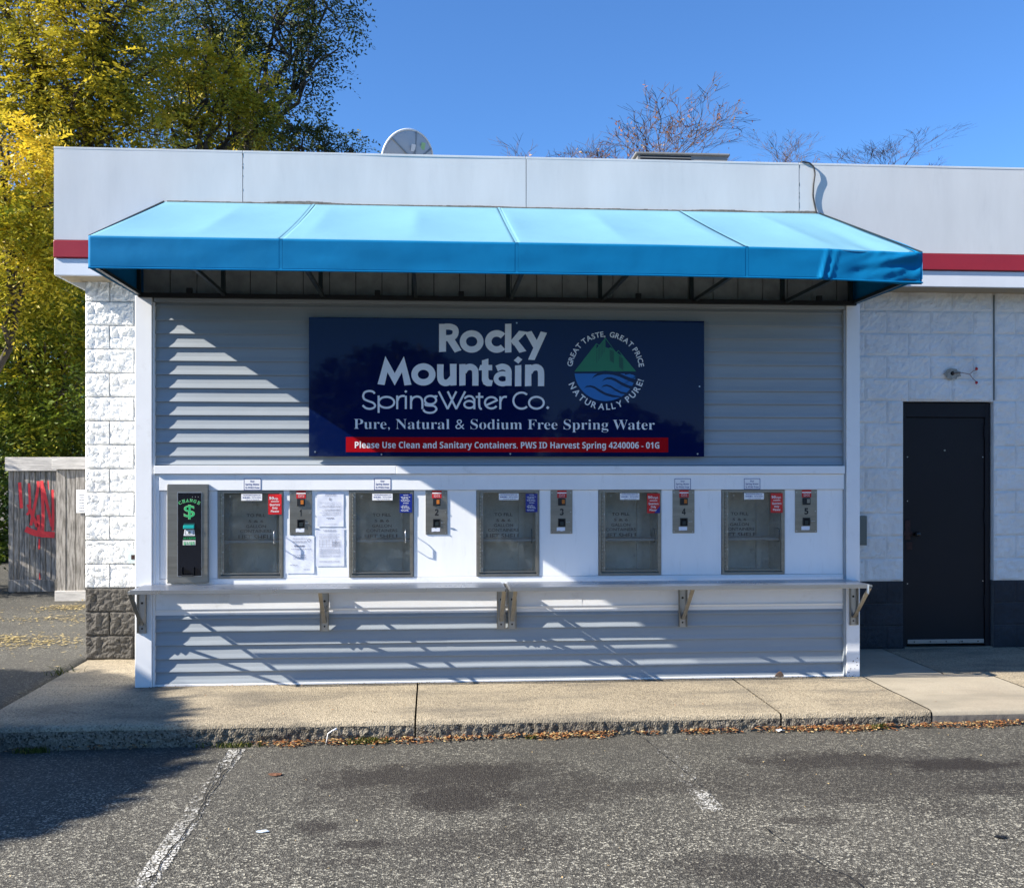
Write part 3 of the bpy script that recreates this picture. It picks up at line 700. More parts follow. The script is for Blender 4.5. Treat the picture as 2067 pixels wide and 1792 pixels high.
k.arc(1228, 838, 56, 42, t); k.path([(1275, 785), (1275, 882)], t); k.curve([(1183, 782), (1215, 762), (1252, 766), (1275, 795)], t)
k.curve([(1320, 728), (1320, 840), (1330, 875), (1345, 876)], t); k.path([(1288, 768), (1358, 768)], t)
k.arc(1432, 822, 68, 62, t, 25, 325); k.path([(1375, 850), (1492, 796)], t)
k.path([(1515, 762), (1515, 882)], t); k.curve([(1517, 812), (1530, 782), (1552, 767), (1576, 768)], t)
k.build('lettering', m_letter, sg); k = Ink(fa, .0015)
k.arc(1712, 802, 85, 84, t, 48, 312); k.arc(1850, 822, 78, 64, t); k.pg([(1938, 868), (1955, 852), (1971, 866), (1955, 883)])
k.build('lettering', m_letter, sg)
fb = zm(670, 680, 2.2967, YS)
mb = MB(); a, b = fb(247, 602), fb(1765, 602)
text(mb, 'Pure, Natural & Sodium Free Spring Water', a.x, b.x, a.z + .001, (fb(247, 553).z - a.z), YS - .0015, 'bs', -.009)
mb.build('lettering', m_letter, sg)
a, b = fb(207, 719), fb(1833, 643)
rs = MB().box(a.x, b.x, YS - .0015, YS + .001, a.z, fb(207, 643).z).build('red_strip', m_signred, sg)
mb = MB(); a, b = fb(252, 699), fb(1788, 699)
text(mb, 'Please Use Clean and Sanitary Containers. PWS ID Harvest Spring 4240006 - 01G', a.x, b.x, a.z, fb(252, 667).z - a.z, YS - .0025, 'sb')
mb.build('lettering', m_white, rs)
# round emblem: green mountains over blue waves with a ring of words
fc = zm(1220, 700, 8.143, YS)
cir = lambda a, r=565, cy=925: (897 + r * math.cos(R(a)), cy - r * math.sin(R(a)))
k = Ink(fc, .0014); pts = [(345, 983)] + [(897 + 556 * math.cos(R(a)), 920 + 556 * math.sin(R(a))) for a in range(173, 6, -6)] + [(1450, 1040), (1400, 1010), (1330, 990), (1250, 1005), (1240, 983)]
emb = k.pg(pts).build('emblem_water', m_logob, sg)
k = Ink(fc, .0020)
def wv(pts, ws):
    k.c += 1; n = len(pts)
    for i in range(n - 1): k.poly([k.P(pts[i][0], pts[i][1] - ws[i]), k.P(pts[i + 1][0], pts[i + 1][1] - ws[i + 1]), k.P(pts[i + 1][0], pts[i + 1][1] + ws[i + 1]), k.P(pts[i][0], pts[i][1] + ws[i])])
wv([(655, 1078), (700, 1030), (760, 998), (850, 978), (950, 975), (1050, 985), (1150, 1010), (1260, 1060), (1360, 1100), (1450, 1130)], [1, 14, 20, 20, 22, 26, 30, 32, 34, 40])
wv([(838, 1130), (870, 1092), (930, 1068), (1000, 1070), (1080, 1100), (1170, 1155), (1260, 1200), (1330, 1225), (1400, 1235)], [1, 12, 18, 22, 26, 28, 28, 26, 30])
wv([(825, 1238), (860, 1205), (920, 1195), (990, 1215), (1080, 1275), (1180, 1325), (1300, 1345)], [1, 12, 15, 18, 20, 18, 16])
wv([(515, 1250), (560, 1215), (630, 1210), (700, 1230), (790, 1290), (900, 1350), (1020, 1385), (1170, 1400)], [1, 12, 16, 20, 24, 24, 22, 10])
wv([(345, 966), (500, 966), (700, 966), (900, 960), (1100, 966), (1300, 972), (1450, 966)], [14, 14, 14, 26, 18, 14, 10])
k.build('emblem_wave', m_navyd, emb)
k = Ink(fc, .0014); k.pg([(343, 947), (733, 443), (790, 470), (897, 340), (1045, 545), (1090, 600), (1130, 562), (1445, 945), (1000, 945), (900, 932), (820, 945)])
emg = k.build('emblem_mountain', m_logog, sg)
k = Ink(fc, .0020); k.pg([(897, 365), (1035, 540), (985, 515), (950, 530), (897, 510)]); k.pg([(740, 462), (778, 482), (735, 540)]); k.pg([(1135, 580), (1195, 670), (1150, 640), (1105, 610)])
k.build('emblem_hollow', m_navyd, emg)
k = Ink(fc, .0020)
for x0, x1, y0, y1, y2, y3 in ((738, 870, 560, 800, 400, 610), (975, 1040, 560, 760, 580, 800), (1142, 1205, 665, 870, 710, 925)):
    for i in range(6):
        u = i / 5; x = x0 + (x1 - x0) * u; k.pg([(x, y0 + (y2 - y0) * u), (x + 8, y0 + (y2 - y0) * u), (x + 8, y1 + (y3 - y1) * u), (x, y1 + (y3 - y1) * u)])
k.build('emblem_hatching', m_logogd, emg)
def ring_text(mb, s, a0, a1, r, cap, flip):
    ws = []
    for c in s:
        v = glyphs(c, '', .018)[0] if c != ' ' else None
        ws.append((v[:, 0].max() - v[:, 0].min() + .07) if v is not None else .30)
    tot = sum(ws); pos = 0; hh = glyphs('H', '', .018)[0][:, 1]; kk = cap / (hh.max() - hh.min()); c0 = (900, 925)
    for c, w in zip(s, ws):
        if c != ' ':
            v, f = glyphs(c, '', .018); am = R(a0 + (a1 - a0) * (pos + w / 2) / tot); xm = (v[:, 0].max() + v[:, 0].min()) / 2; n = len(mb.v)
            for p in v:
                lx = (p[0] - xm) * kk; ly = (p[1] - hh.min()) * kk
                if not flip: rr = r + ly; ux, uy = math.cos(am), -math.sin(am); tx, ty = math.sin(am), math.cos(am)
                else: rr = r - ly; ux, uy = math.cos(am), -math.sin(am); tx, ty = -math.sin(am), -math.cos(am)
                q = fc(c0[0] + ux * rr + tx * lx, c0[1] + uy * rr + ty * lx); mb.v.append((q.x, YS - .0015, q.z))
            mb.f += [tuple(n + i for i in q) for q in f]
        pos += w
for args in (('GREAT TASTE,', 174, 90, 598, 95, False), ('GREAT PRICE', 84, 5, 598, 95, False), ('NATURALLY PURE!', 199, 346, 708, 112, True)):
    mb = MB(); ring_text(mb, *args); mb.build('emblem_lettering', m_letter, sg)
mb = MB()
for px, py in ((1043, 652), (1412, 780), (636, 912), (770, 917), (1030, 916), (1408, 916)):
    p = at(px, py, YS); mb.disc((p.x, YS, p.z), (0, -1, 0), .006, .003, 10)
mb.build('screw', m_steell, sg)

# ------------------------------------------------------------------ counters
def counter(px0, px1, brk, label, hook):
    yb, yf = YK - .024, YK - .345; x0, x1 = X(px0, yf), X(px1, yf); zt = .764
    t = thing('slatted_counter', label, 'counter', 'stainless counters under the dispensers')
    n = 6; pitch = .0535
    for i in range(n):
        y1 = yb - i * pitch; y0 = y1 - .031
        MB().box(x0 + .004, x1 - .004, y0, y1, zt - .007, zt).build('slat', m_steell, t, bevel=.0015)
    MB().box(x0, x1, yf - .006, yf + .006, zt - .030, zt + .002).build('front_rail', m_steell, t, bevel=.002)
    for x in (x0, x1): MB().box(x - .004, x + .004, yf + .007, yb + .02, zt - .026, zt - .008).build('end_rail', m_steell, t, bevel=.001)
    for pb in brk:
        xc = X(pb, YK); yw = YP - .0015 if pb in (290, 1718) else YK - .02
        b = thing_part = MB().box(xc - .033, xc + .033, yw - .006, yw, .405, zt - .009).build('bracket', m_steell, t, bevel=.001)
        MB().box(xc - .033, xc - .027, yw - .03, yw - .007, .41, zt - .01).box(xc + .027, xc + .033, yw - .03, yw - .007, .41, zt - .01).build('bracket_flange', m_steel, b)
        MB().bar((xc, yf + .03, zt - .03), (xc, yw - .02, .47), .028, .012).build('bracket_brace', m_steel, b)
        MB().box(xc - .012, xc + .012, yf + .01, yw - .007, zt - .022, zt - .009).build('bracket_arm', m_steell, b)
        MB().disc((xc, yw - .006, .63), (0, -1, 0), .009, .002, 10).disc((xc, yw - .006, .44), (0, -1, 0), .007, .002, 10).build('bolt_hole', m_black, b)
    return t
counter(262, 1019, (290, 656, 1011), 'left stainless slatted counter below the change machine and first two dispensers', 0)
c2 = counter(1029, 1750, (1033, 1376, 1718), 'right stainless slatted counter below the last three dispensers', 1)
xx = X(1750, 6.85); MB().poly([(xx + .001, 6.846, .764), (xx + .012, 6.838, .762), (xx + .008, 6.836, .69), (xx - .006, 6.842, .70)]).build('bent_end_flap', m_steell, c2)

# ------------------------------------------------------------------ dispensers
def bars(mb, x0, x1, z, h, Y, seed, gap=.35):         # a line of print too small to read
    r = random.Random(seed); x = x0
    while x < x1:
        w = min(x1 - x, (.006 + r.random() * .016)); mb.poly([(x, Y, z), (x + w, Y, z), (x + w, Y, z + h), (x, Y, z + h)]); x += w + .003 + r.random() * .002
ords = ['first', 'second', 'third', 'fourth', 'fifth']
look = ['a curling red price sticker', 'a blue sticker and dusty pane', 'blue sticker above the counter split', 'a blue cornered red sticker', 'red sticker, nearest the right post']
white_st = [(487, 529), (751.4, 792.4), (1007, 1047), (1251.6, 1290.6), (1502, 1542)]
side_st = [(541.4, 568.5, 'r'), (806.6, 831.7, 'b'), (1061, 1085, 'b'), (1306, 1332, 'rb'), (1555.5, 1580, 'r')]
def dispenser(i):
    x0, x1 = cabx[i]; x0 += .002; x1 -= .002; z0, z1 = CZ0 + .002, CZ1
    t = thing('water_dispenser', f'{ords[i]} glass doored dispenser from the left, with {look[i]}', 'water dispenser', 'water dispensers in a row')
    yf = YK - .014; fw = .019; D = 7.48
    MB().box(x0, x0 + fw, yf, YK + .03, z0, z1).box(x1 - fw, x1, yf, YK + .03, z0, z1).box(x0 + fw, x1 - fw, yf, YK + .03, z1 - fw, z1).box(x0 + fw, x1 - fw, yf, YK + .03, z0, z0 + fw).build('frame', m_steel, t, bevel=.002)
    bx = MB(); a, b, c, d = x0 + .02, x1 - .02, z0 + .02, z1 - .02
    bx.box(a, b, D, D + .01, c, d).box(a - .01, a, YK + .03, D, c, d).box(b, b + .01, YK + .03, D, c, d).box(a, b, YK + .03, D, c - .01, c).box(a, b, YK + .03, D, d, d + .01)
    lin = bx.build('lining', m_steeld, t)
    MB().box(a + .001, b - .001, YK + .055, D - .001, 1.065, 1.083).build('shelf', m_dish, t, bevel=.002)
    MB().box(b - .11, b - .07, D - .03, D - .002, c, d).build('pipe_cover', m_steeld, t)
    xm = (a + b) / 2 - .02
    MB().tube([(xm, YK + .14, d), (xm, YK + .14, d - .075)], .011, 10).tube([(xm, YK + .14, d - .055), (xm + .02, YK + .12, d - .06)], .006, 8).build('spout', m_steell, t)
    mb = MB(); xt = (a + b) / 2 - .013
    for s, w, py, cap in (('TO FILL', .145, 1041.5, .024), ('5 & 6', .115, 1053, .021), ('GALLON', .155, 1063.5, .024), ('CONTAINERS', .245, 1073, .024), ('LIFT SHELF', .27, 1086, .034)):
        text(mb, s, xt - w / 2, xt + w / 2, Z(900, py, D), cap, D - .003, '', .018)
    mb.build('stencilled_lettering', m_stencil, lin)
    dx0, dx1, dz0, dz1 = x0 + .032, x1 - .017, z0 + .030, z1 - .018
    dr = MB().box(dx0 + .01, dx1 - .010, yf + .004, yf + .009, dz0 + .01, dz1 - .002).build('door', m_glass, t)
    MB().box(dx0, dx0 + .016, yf - .003, yf + .010, dz0, dz1).box(dx1 - .009, dx1, yf, yf + .010, dz0, dz1).box(dx0 + .016, dx1 - .009, yf, yf + .010, dz0, dz0 + .009).build('door_edging', m_steel, dr, bevel=.001)
    hg = MB()
    for q in range(22): hg.tube([(dx0 - .006, yf - .003, dz0 + (dz1 - dz0) * q / 22 + .001), (dx0 - .006, yf - .003, dz0 + (dz1 - dz0) * (q + .86) / 22)], .0055, 6)
    hg.build('piano_hinge', m_steel, dr)
    bo = MB()
    for q in range(5): bo.disc((dx0 + .008, yf - .003, dz0 + .03 + (dz1 - dz0 - .06) * q / 4), (0, -1, 0), .006, .004, 8)
    bo.disc((dx0 + .06, yf + .003, dz1 - .025), (0, -1, 0), .005, .004, 8); bo.build('bolt', m_steell, dr)
    hx = dx1 - .042; hz0, hz1 = 1.06, 1.165
    MB().tube([(hx, yf + .004, hz0), (hx, yf - .035, hz0 + .004), (hx, yf - .045, hz0 + .02), (hx, yf - .045, hz1 - .02), (hx, yf - .035, hz1 - .004), (hx, yf + .004, hz1)], .0034, 8).build('handle', m_steell if i < 2 else m_frame, dr, smooth=True)  # shade put into the colour: handles of the shaded dispensers are dark
    ys = yf - .004
    a, b = X(white_st[i][0], ys), X(white_st[i][1], ys); za, zb = Z(900, 1009.3, ys), Z(900, 996, ys)
    s = MB().box(a, b, ys, ys + .0015, za, zb).build('white_sticker', m_white, dr)
    mb = MB(); w = b - a; h = zb - za
    text(mb, 'www.RockyMtnSpringWater.com', a + w * .08, b - w * .08, zb - h * .26, h * .17, ys - .001, 'sb')
    bars(mb, a + w * .07, a + w * .42, za + h * .40, h * .14, ys - .001, 3); text(mb, 'Toll Free Hotline', a + w * .5, b - w * .06, za + h * .40, h * .17, ys - .001, 'sb')
    text(mb, 'Like us on Facebook', a + w * .22, b - w * .14, za + h * .10, h * .15, ys - .001)
    mb.build('print', m_inkb, s)
    sx0, sx1, kind = side_st[i]; a, b = X(sx0, ys), X(sx1, ys); zb = Z(900, 996.5, ys); za = Z(900, 1037 if 'r' in kind else 1034, ys); w = b - a; h = zb - za
    if kind[0] == 'r':
        def fn(u, v):
            cu = .010 * max(0, u + v - 1.45) ** 1 * 2 if i == 0 else .002 * math.sin(v * 5) * 0
            return (a + w * u, ys - cu, za + h * v)
        mb = MB().grid(fn, 8, 10)
        if kind == 'rb': mb.v = [(x, y, z) for x, y, z in mb.v]
        s = mb.build('red_sticker', m_stred, dr)
        mb = MB(); yt = ys - .0012
        text(mb, '50', a + w * .08, a + w * .42, zb - h * .26, h * .13, yt, 'sb'); text(mb, '¢/gal.', a + w * .46, b - w * .12, zb - h * .26, h * .10, yt, '', .01)
        mb.poly([(a + w * .2, yt, zb - h * .38), (b - w * .2, yt, zb - h * .38), (b - w * .2, yt, zb - h * .35), (a + w * .2, yt, zb - h * .35)])
        text(mb, 'Quarters', a + w * .12, b - w * .12, zb - h * .57, h * .10, yt, 'sb'); text(mb, 'Only', a + w * .30, b - w * .30, zb - h * .73, h * .10, yt, 'sb'); text(mb, 'Please', a + w * .20, b - w * .20, zb - h * .89, h * .10, yt, 'sb')
        mb.build('print', m_white, s)
        if kind == 'rb': MB().poly([(b - w * .45, ys - .0022, za + .001), (b + .002, ys - .0022, za + .001), (b + .002, ys - .0022, za + h * .38)]).build('blue_corner', m_stblue, s)
    else:
        s = MB().box(a, b, ys, ys + .0015, za, zb).build('blue_sticker', m_stblue, dr); mb = MB(); yt = ys - .0012
        text(mb, 'NOTICE', a + w * .3, b - w * .3, zb - h * .09, h * .045, yt, 'sb'); text(mb, 'WARNING', a + w * .28, b - w * .28, zb - h * .52, h * .05, yt, 'sb')
        for q, zz in enumerate((.16, .21, .26, .33, .38, .62, .68, .72, .78, .86, .90)): bars(mb, a + w * (.1 + .05 * (q % 3)), b - w * (.15 + .06 * ((q * 7) % 4)), zb - h * zz - h * .02, h * .02, yt, q)
        mb.build('print', m_letter, s)
    return t
for i in range(5): dispenser(i)

def coin(i):
    x0, x1 = X(COIN[i][0], YK), X(COIN[i][1], YK); z0, z1 = Z(900, 1078, YK), CZ1 + .001; w, h = x1 - x0, z1 - z0; y = YK - .012
    lk = ['beside the framed papers', 'between the second and third doors', 'its numeral half worn away', 'under a small blue bordered notice', 'next to the right corner post']
    t = thing('coin_panel', f'stainless coin panel numbered {i + 1}, {lk[i]}', 'coin panel', 'coin panels between the dispensers')
    MB().box(x0, x1, y, YK - .0055, z0, z1).build('plate', m_steel, t, bevel=.0015)
    P = lambda u, v: (x0 + w * u, z1 - h * v)
    def bx(name, u0, u1, v0, v1, y0, y1, m, par=t):
        a, b = P(u0, v1), P(u1, v0); return MB().box(a[0], b[0], y0, y1, a[1], b[1]).build(name, m, par, bevel=.001)
    s = bx('coin_slot', .34, .68, .185, .35, y - .010, y - .0005, m_black); bx('reject_button', .51, .64, .215, .31, y - .014, y - .0105, m_amber if i != 4 else m_steel, s)
    c = bx('coin_return', .34, .68, .65, .67, y - .006, y - .0005, m_black); bx('coin_return', .34, .38, .67, .835, y - .006, y - .0005, m_black); bx('coin_return', .64, .68, .67, .835, y - .006, y - .0005, m_black); bx('return_recess', .38, .64, .67, .835, y - .0012, y - .0003, m_dark)
    f = bx('return_flap', .44, .60, .72, .81, y - .004, y - .0015, m_frame)
    st = bx('red_label', .30, .735, .004, .178, y - .0016, y - .0002, m_stred)
    mb = MB(); a, b = P(.31, .075), P(.725, .05); mb.poly([(a[0], y - .0022, a[1]), (b[0], y - .0022, a[1]), (b[0], y - .0022, b[1]), (a[0], y - .0022, b[1])])
    for q in range(3): bars(mb, P(.38, 0)[0], P(.66, 0)[0], P(0, .10 + q * .025)[1], .002, y - .0022, q)
    mb.build('print', m_white, st)
    mb = MB(); a = P(.42, .575); b = P(.60, .44); text(mb, str(i + 1), a[0] + (w * .03 if i == 0 else 0), b[0] - (w * .06 if i == 0 else 0), a[1], h * .15, y - .0008, 'sb', .012 if i == 3 else .028)
    if i == 2: mb.v = [(x, yy, z) for x, yy, z in mb.v]
    nn = mb.build('numeral', m_inkk, t)
    if i == 2:
        a = P(.44, .505); b = P(.53, .475); MB().poly([(a[0] - .004, y - .0012, a[1]), (b[0], y - .0012, a[1]), (b[0], y - .0012, b[1]), (a[0] - .004, y - .0012, b[1])]).build('worn_patch', m_steel, nn)
    r = random.Random(i); mb = MB(); a, b = P(.28, .94), P(.66, .852)
    pts = [(a[0], a[1])] + [(a[0] + (b[0] - a[0]) * q / 6, a[1] + .004 * r.random()) for q in range(1, 6)] + [(b[0], a[1] + .003), (b[0], b[1]), (a[0], b[1] - .002 * r.random())]
    mb.poly([(p[0], y - .0009, p[1]) for p in pts]); mb.build('torn_white_label', m_paper, t)
    a = P(.74, .735); MB().tube([(a[0], y, a[1]), (a[0], y - .012, a[1])], .005, 8).bar((a[0], y - .012, a[1]), (a[0] + w * .14, y - .014, a[1] + .002), .007, .004).build('reject_lever', m_steell, t)
    mb = MB()
    for u, v in ((.92, .5), (.92, .965), (.06, .06), (.06, .96), (.92, .06)): p = P(u, v); mb.disc((p[0], y, p[1]), (0, -1, 0), .0045, .005, 8)
    mb.build('screw', m_steell, t)
for i in range(5): coin(i)

# change machine
cx0, cx1 = X(341, YK), X(423, YK); cz0, cz1 = Z(380, 1177, YK - .05), Z(380, 977, YK - .05); yc = YK - .052
cm = thing('change_machine', 'tall change machine with green dollar sign at the left end of the counter', 'change machine')
MB().box(cx0, cx1, yc, YK - .007, cz0, cz1).build('housing', m_steel, cm, bevel=.004)
fz = zm(360, 1050, 7.168, yc)
a, b = fz(212, 1550), fz(600, 222)
MB().box(a.x, b.x, yc - .003, yc - .0005, a.z, b.z).build('trim_frame', m_steell, cm)
a, b = fz(224, 1540), fz(590, 234); fcx = (a.x + b.x) / 2
face = MB().box(a.x, b.x, yc - .005, yc - .0032, a.z, b.z).build('black_face', mat('gloss_black_face', (.004, .006, .012), .12, var=.1), cm)
mb = MB(); mc = MB()
for off, tgt, yy in ((.03, mc, yc - .0060), (.002, mb, yc - .0066)):
    for q, ch in enumerate('CHANGE'):
        u = (q - 2.5) / 2.5; ang = -u * 28; ctr = fz(405 + 148 * u, 352 + 38 * u * u); v, f = glyphs(ch, 'bs', off); xm = (v[:, 0].max() + v[:, 0].min()) / 2; n = len(tgt.v); kk = .033
        for p in v:
            lx, lz = (p[0] - xm) * kk * .92, (p[1] - .35) * kk * 1.0; c_, s_ = math.cos(R(ang)), math.sin(R(ang))
            tgt.v.append((ctr.x + lx * c_ - lz * s_, yy, ctr.z + lx * s_ + lz * c_))
        tgt.f += [tuple(n + i for i in qq) for qq in f]
    v, f = glyphs('$', '', off * .5); a_, b_ = fz(322, 645), fz(490, 425); n = len(tgt.v); mn, mx = v.min(0), v.max(0); g = .0 if tgt is mb else .0022
    for p in v: tgt.v.append((a_.x - g + (p[0] - mn[0]) / (mx[0] - mn[0]) * (b_.x - a_.x + 2 * g), yy, a_.z - g + (p[1] - mn[1]) / (mx[1] - mn[1]) * (b_.z - a_.z + 2 * g)))
    tgt.f += [tuple(n + i for i in qq) for qq in f]
mc.build('print_outline', m_lime, face); mb.build('print', m_green, face)
a, b = fz(314, 800), fz(486, 742); bz = MB().box(a.x, b.x, yc - .020, yc - .0052, a.z, b.z).build('bill_slot', m_teal, cm, bevel=.003)
MB().box(a.x + .004, b.x - .003, yc - .0212, yc - .0195, a.z + .002, a.z + .0045).build('slot_opening', m_black, bz)
a, b = fz(318, 740), fz(488, 712); MB().box(a.x, b.x, yc - .0085, yc - .0052, a.z, b.z).build('bill_slot_hood', mat('dark_teal', (.006, .07, .07), .4), cm)
k = Ink(fz, .0055); k.pg([(330, 808), (480, 808), (492, 908), (314, 908)]); bill = k.build('bill_picture', m_white, cm)
k = Ink(fz, .0062); k.arc(405, 858, 20, 20, 14); k.path([(345, 820), (470, 820)], 5); k.path([(338, 888), (474, 888)], 5); k.path([(345, 820), (338, 888)], 5); k.path([(470, 820), (474, 888)], 5); k.build('bill_detail', mat('olive_ink', (.06, .09, .05), .5), bill)
mb = MB(); p, q = fz(305, 960), fz(502, 932); text(mb, 'ACCEPTS', p.x, q.x, p.z, q.z - p.z, yc - .0062, 'bs', .01); mb.build('print', m_green, cm)
a, b = fz(302, 1055), fz(503, 978); pl = MB().box(a.x, b.x, yc - .0072, yc - .0052, a.z, b.z).build('denomination_plate', m_steeld, cm)
mb = MB(); text(mb, '$1/$5', a.x + .006, b.x - .006, a.z + .003, (b.z - a.z) * .6, yc - .0085, '', .02); mb.build('print', m_green, pl)
a, b = fz(298, 1540), fz(484, 1400)
MB().box(a.x, b.x, yc - .03, yc - .0052, a.z, a.z + .006).box(a.x, a.x + .002, yc - .03, yc - .0052, a.z + .006, b.z).box(b.x - .002, b.x, yc - .03, yc - .0052, a.z + .006, b.z).box(a.x, b.x, yc - .034, yc - .030, a.z, a.z + .012).build('coin_cup', m_black, cm)
mb = MB()
for u in (455, 500, 545): p = fz(u, 297); mb.disc((p.x, yc - .005, p.z), (0, -1, 0), .0022, .002, 8)
mb.build('indicator_light', m_dish, cm)

# notices and papers
def notice(px0, px1, py0, py1, label):
    y = YK - .0235; x0, x1, z0, z1 = X(px0, y), X(px1, y), Z(1000, py1, y), Z(1000, py0, y)
    z0 = max(z0, 1.4665); w, h = x1 - x0, z1 - z0
    t = thing('small_notice', label, 'notice', 'small blue bordered notices'); MB().box(x0, x1, y, y + .0012, z0, z1).build('sheet', m_white, t)
    mb = MB(); b = w * .03
    for q in ((x0, x1, z0, z0 + b), (x0, x1, z1 - b, z1), (x0, x0 + b, z0 + b, z1 - b), (x1 - b, x1, z0 + b, z1 - b)): mb.poly([(q[0], y - .0005, q[2]), (q[1], y - .0005, q[2]), (q[1], y - .0005, q[3]), (q[0], y - .0005, q[3])])
    text(mb, 'Our', x0 + w * .38, x1 - w * .38, z1 - h * .32, h * .15, y - .0006, 'sb'); text(mb, 'Spring Water', x0 + w * .10, x1 - w * .10, z1 - h * .58, h * .16, y - .0006, 'sb'); text(mb, 'Is PFAS Free', x0 + w * .10, x1 - w * .10, z1 - h * .86, h * .16, y - .0006, 'sb')
    mb.build('print', m_inkb, t)
notice(492, 527, 965, 989, 'blue bordered white notice on the header above the first dispenser')
notice(755, 789, 965, 989, 'blue bordered white notice on the header above the second dispenser')
notice(1361.5, 1394.5, 966, 989, 'blue bordered white notice right above coin panel 4')
notice(1501.7, 1534.5, 966, 989, 'blue bordered white notice on the header above the fifth dispenser')
def paper(px0, px1, py0, py1, label, style):
    y = YK - .0085; x0, x1, z0, z1 = X(px0, y), X(px1, y), Z(650, py1, y), Z(650, py0, y); w, h = x1 - x0, z1 - z0
    t = thing('posted_certificate', label, 'certificate', 'papers posted between coin panel and second door')
    MB().grid(lambda u, v: (x0 + w * u, y - .001 - .0018 * abs(noise.noise(Vector((u * 4 + px0, v * 4, 0)))) - .003 * max(0, u - .85) * max(0, .3 - v) * 8, z0 + h * v), 14, 18).build('sheet', m_paper, t, smooth=True)
    mb = MB(); yt = y - .0036
    def L(u0, u1, v, th=.006): mb.poly([(x0 + w * u0, yt, z1 - h * v), (x0 + w * u1, yt, z1 - h * v), (x0 + w * u1, yt, z1 - h * (v - th)), (x0 + w * u0, yt, z1 - h * (v - th))])
    def words(u0, u1, v, s, th=.010): bars(mb, x0 + w * u0, x0 + w * u1, z1 - h * v, h * th, yt, s)
    wr = MB()
    if style == 0:
        for q, v in enumerate((.08, .15, .18)): words(.25, .75, v, q)
        for q, v in enumerate((.27, .29)): words(.3, .66, v, q, .018)
        words(.2, .9, .36, 8, .012)
        for q, v in enumerate((.52, .57, .61)): words(.27, .72, v, q)
        for a in range(40):
            if a % 2 == 0:
                th = R(-60 + a * 300 / 40 + 0); c = (x0 + w * .52, z1 - h * .5); r1, r2 = w * .40, w * .43
                p = [(c[0] + r * math.sin(th + d), yt, c[1] - r * math.cos(th + d) * 1.05) for r, d in ((r1, 0), (r2, .04), (r2, .08), (r1, .05))]; wr.poly(p)
        words(.15, .42, .78, 5); words(.62, .85, .90, 6)
        c = (x0 + w * .82, z1 - h * .12)
        for a in range(12):
            p = [(c[0] + r * math.sin(R(a * 30 + d)), yt, c[1] + r * math.cos(R(a * 30 + d))) for r, d in ((w * .045, 0), (w * .06, 0), (w * .06, 31), (w * .045, 31))]; mb.poly(p)
    elif style == 1:
        for q, v in enumerate((.07, .10)): words(.3, .72, v, q)
        for a in range(8):
            p = [(x0 + w * .48 + r * math.sin(R(a * 45 + d)), yt, z1 - h * .20 + r * math.cos(R(a * 45 + d)) * 1.3) for r, d in ((w * .02, 0), (w * .04, 0), (w * .04, 46), (w * .02, 46))]; mb.poly(p)
        for q, v in enumerate((.30, .35, .40, .43, .51, .54, .59, .62, .66)): words(.08 + .1 * ((q * 5) % 3), .9 - .1 * ((q * 3) % 3), v, q, .007 if q != 4 else .012)
        words(.35, .65, .76, 3, .02); words(.25, .75, .92, 3, .006)
    else:
        words(.25, .7, .06, 1, .012); words(.3, .7, .09, 2, .008)
        for q, v in enumerate((.16, .2, .23, .26)): words(.12, .85 - .1 * (q % 2), v, q, .006)
        for v in (.30, .35, .42, .50): L(.12, .85, v, .004)
        for u in (.12, .24, .36, .46, .57, .68, .85): mb.poly([(x0 + w * u, yt, z1 - h * .5), (x0 + w * (u + .008), yt, z1 - h * .5), (x0 + w * (u + .008), yt, z1 - h * .3), (x0 + w * u, yt, z1 - h * .3)])
        for q, v in enumerate((.37, .40, .44, .47)): words(.58, .84, v, q, .010)
        for q, v in enumerate((.55, .58, .61, .64, .67, .72, .75, .87, .89)): words(.12, .85, v, q, .007)
    pr_ = mb.build('print', m_ink, t); pr_['kind'] = 'stuff'
    if wr.v: wr.build('wreath', m_dish, t)
paper(576.5, 634.4, 1081, 1156.6, 'white certificate with round wreath print directly below coin panel 1', 0)
paper(640.5, 693.7, 993.5, 1063, 'upper of the two stacked papers left of the second dispenser', 1)
paper(637.8, 695, 1066, 1142.6, 'lower of the two stacked papers left of the second dispenser, with a table', 2)

# ------------------------------------------------------------------ things on the building
cb = MB(); P = [(1613, 328, YF + .05), (1618, 326, YF - .01), (1634, 329, YF - .016), (1643, 338, YF - .022), (1645, 352, YF - .024), (1642, 372, YF - .018), (1641, 395, YF - .014), (1644, 412, YF - .012), (1648, 430, YF - .018), (1650, 436, YF - .02)]
pp = [at(a, b, y) for a, b, y in P]; pp[0].z = pp[1].z = ZT + .008
q = []
for i in range(len(pp) - 1):
    for j in range(5): q.append(pp[i].lerp(pp[i + 1], j / 5))
q = [q[0]] + [(q[i - 1] + q[i] + q[i + 1]) / 3 for i in range(1, len(q) - 1)] + [q[-1]]
tag(cb.tube(q, .007, 8).build('loose_cable', m_cable, smooth=True), 'black cable hanging over the white fascia at the right end of the awning', 'cable')

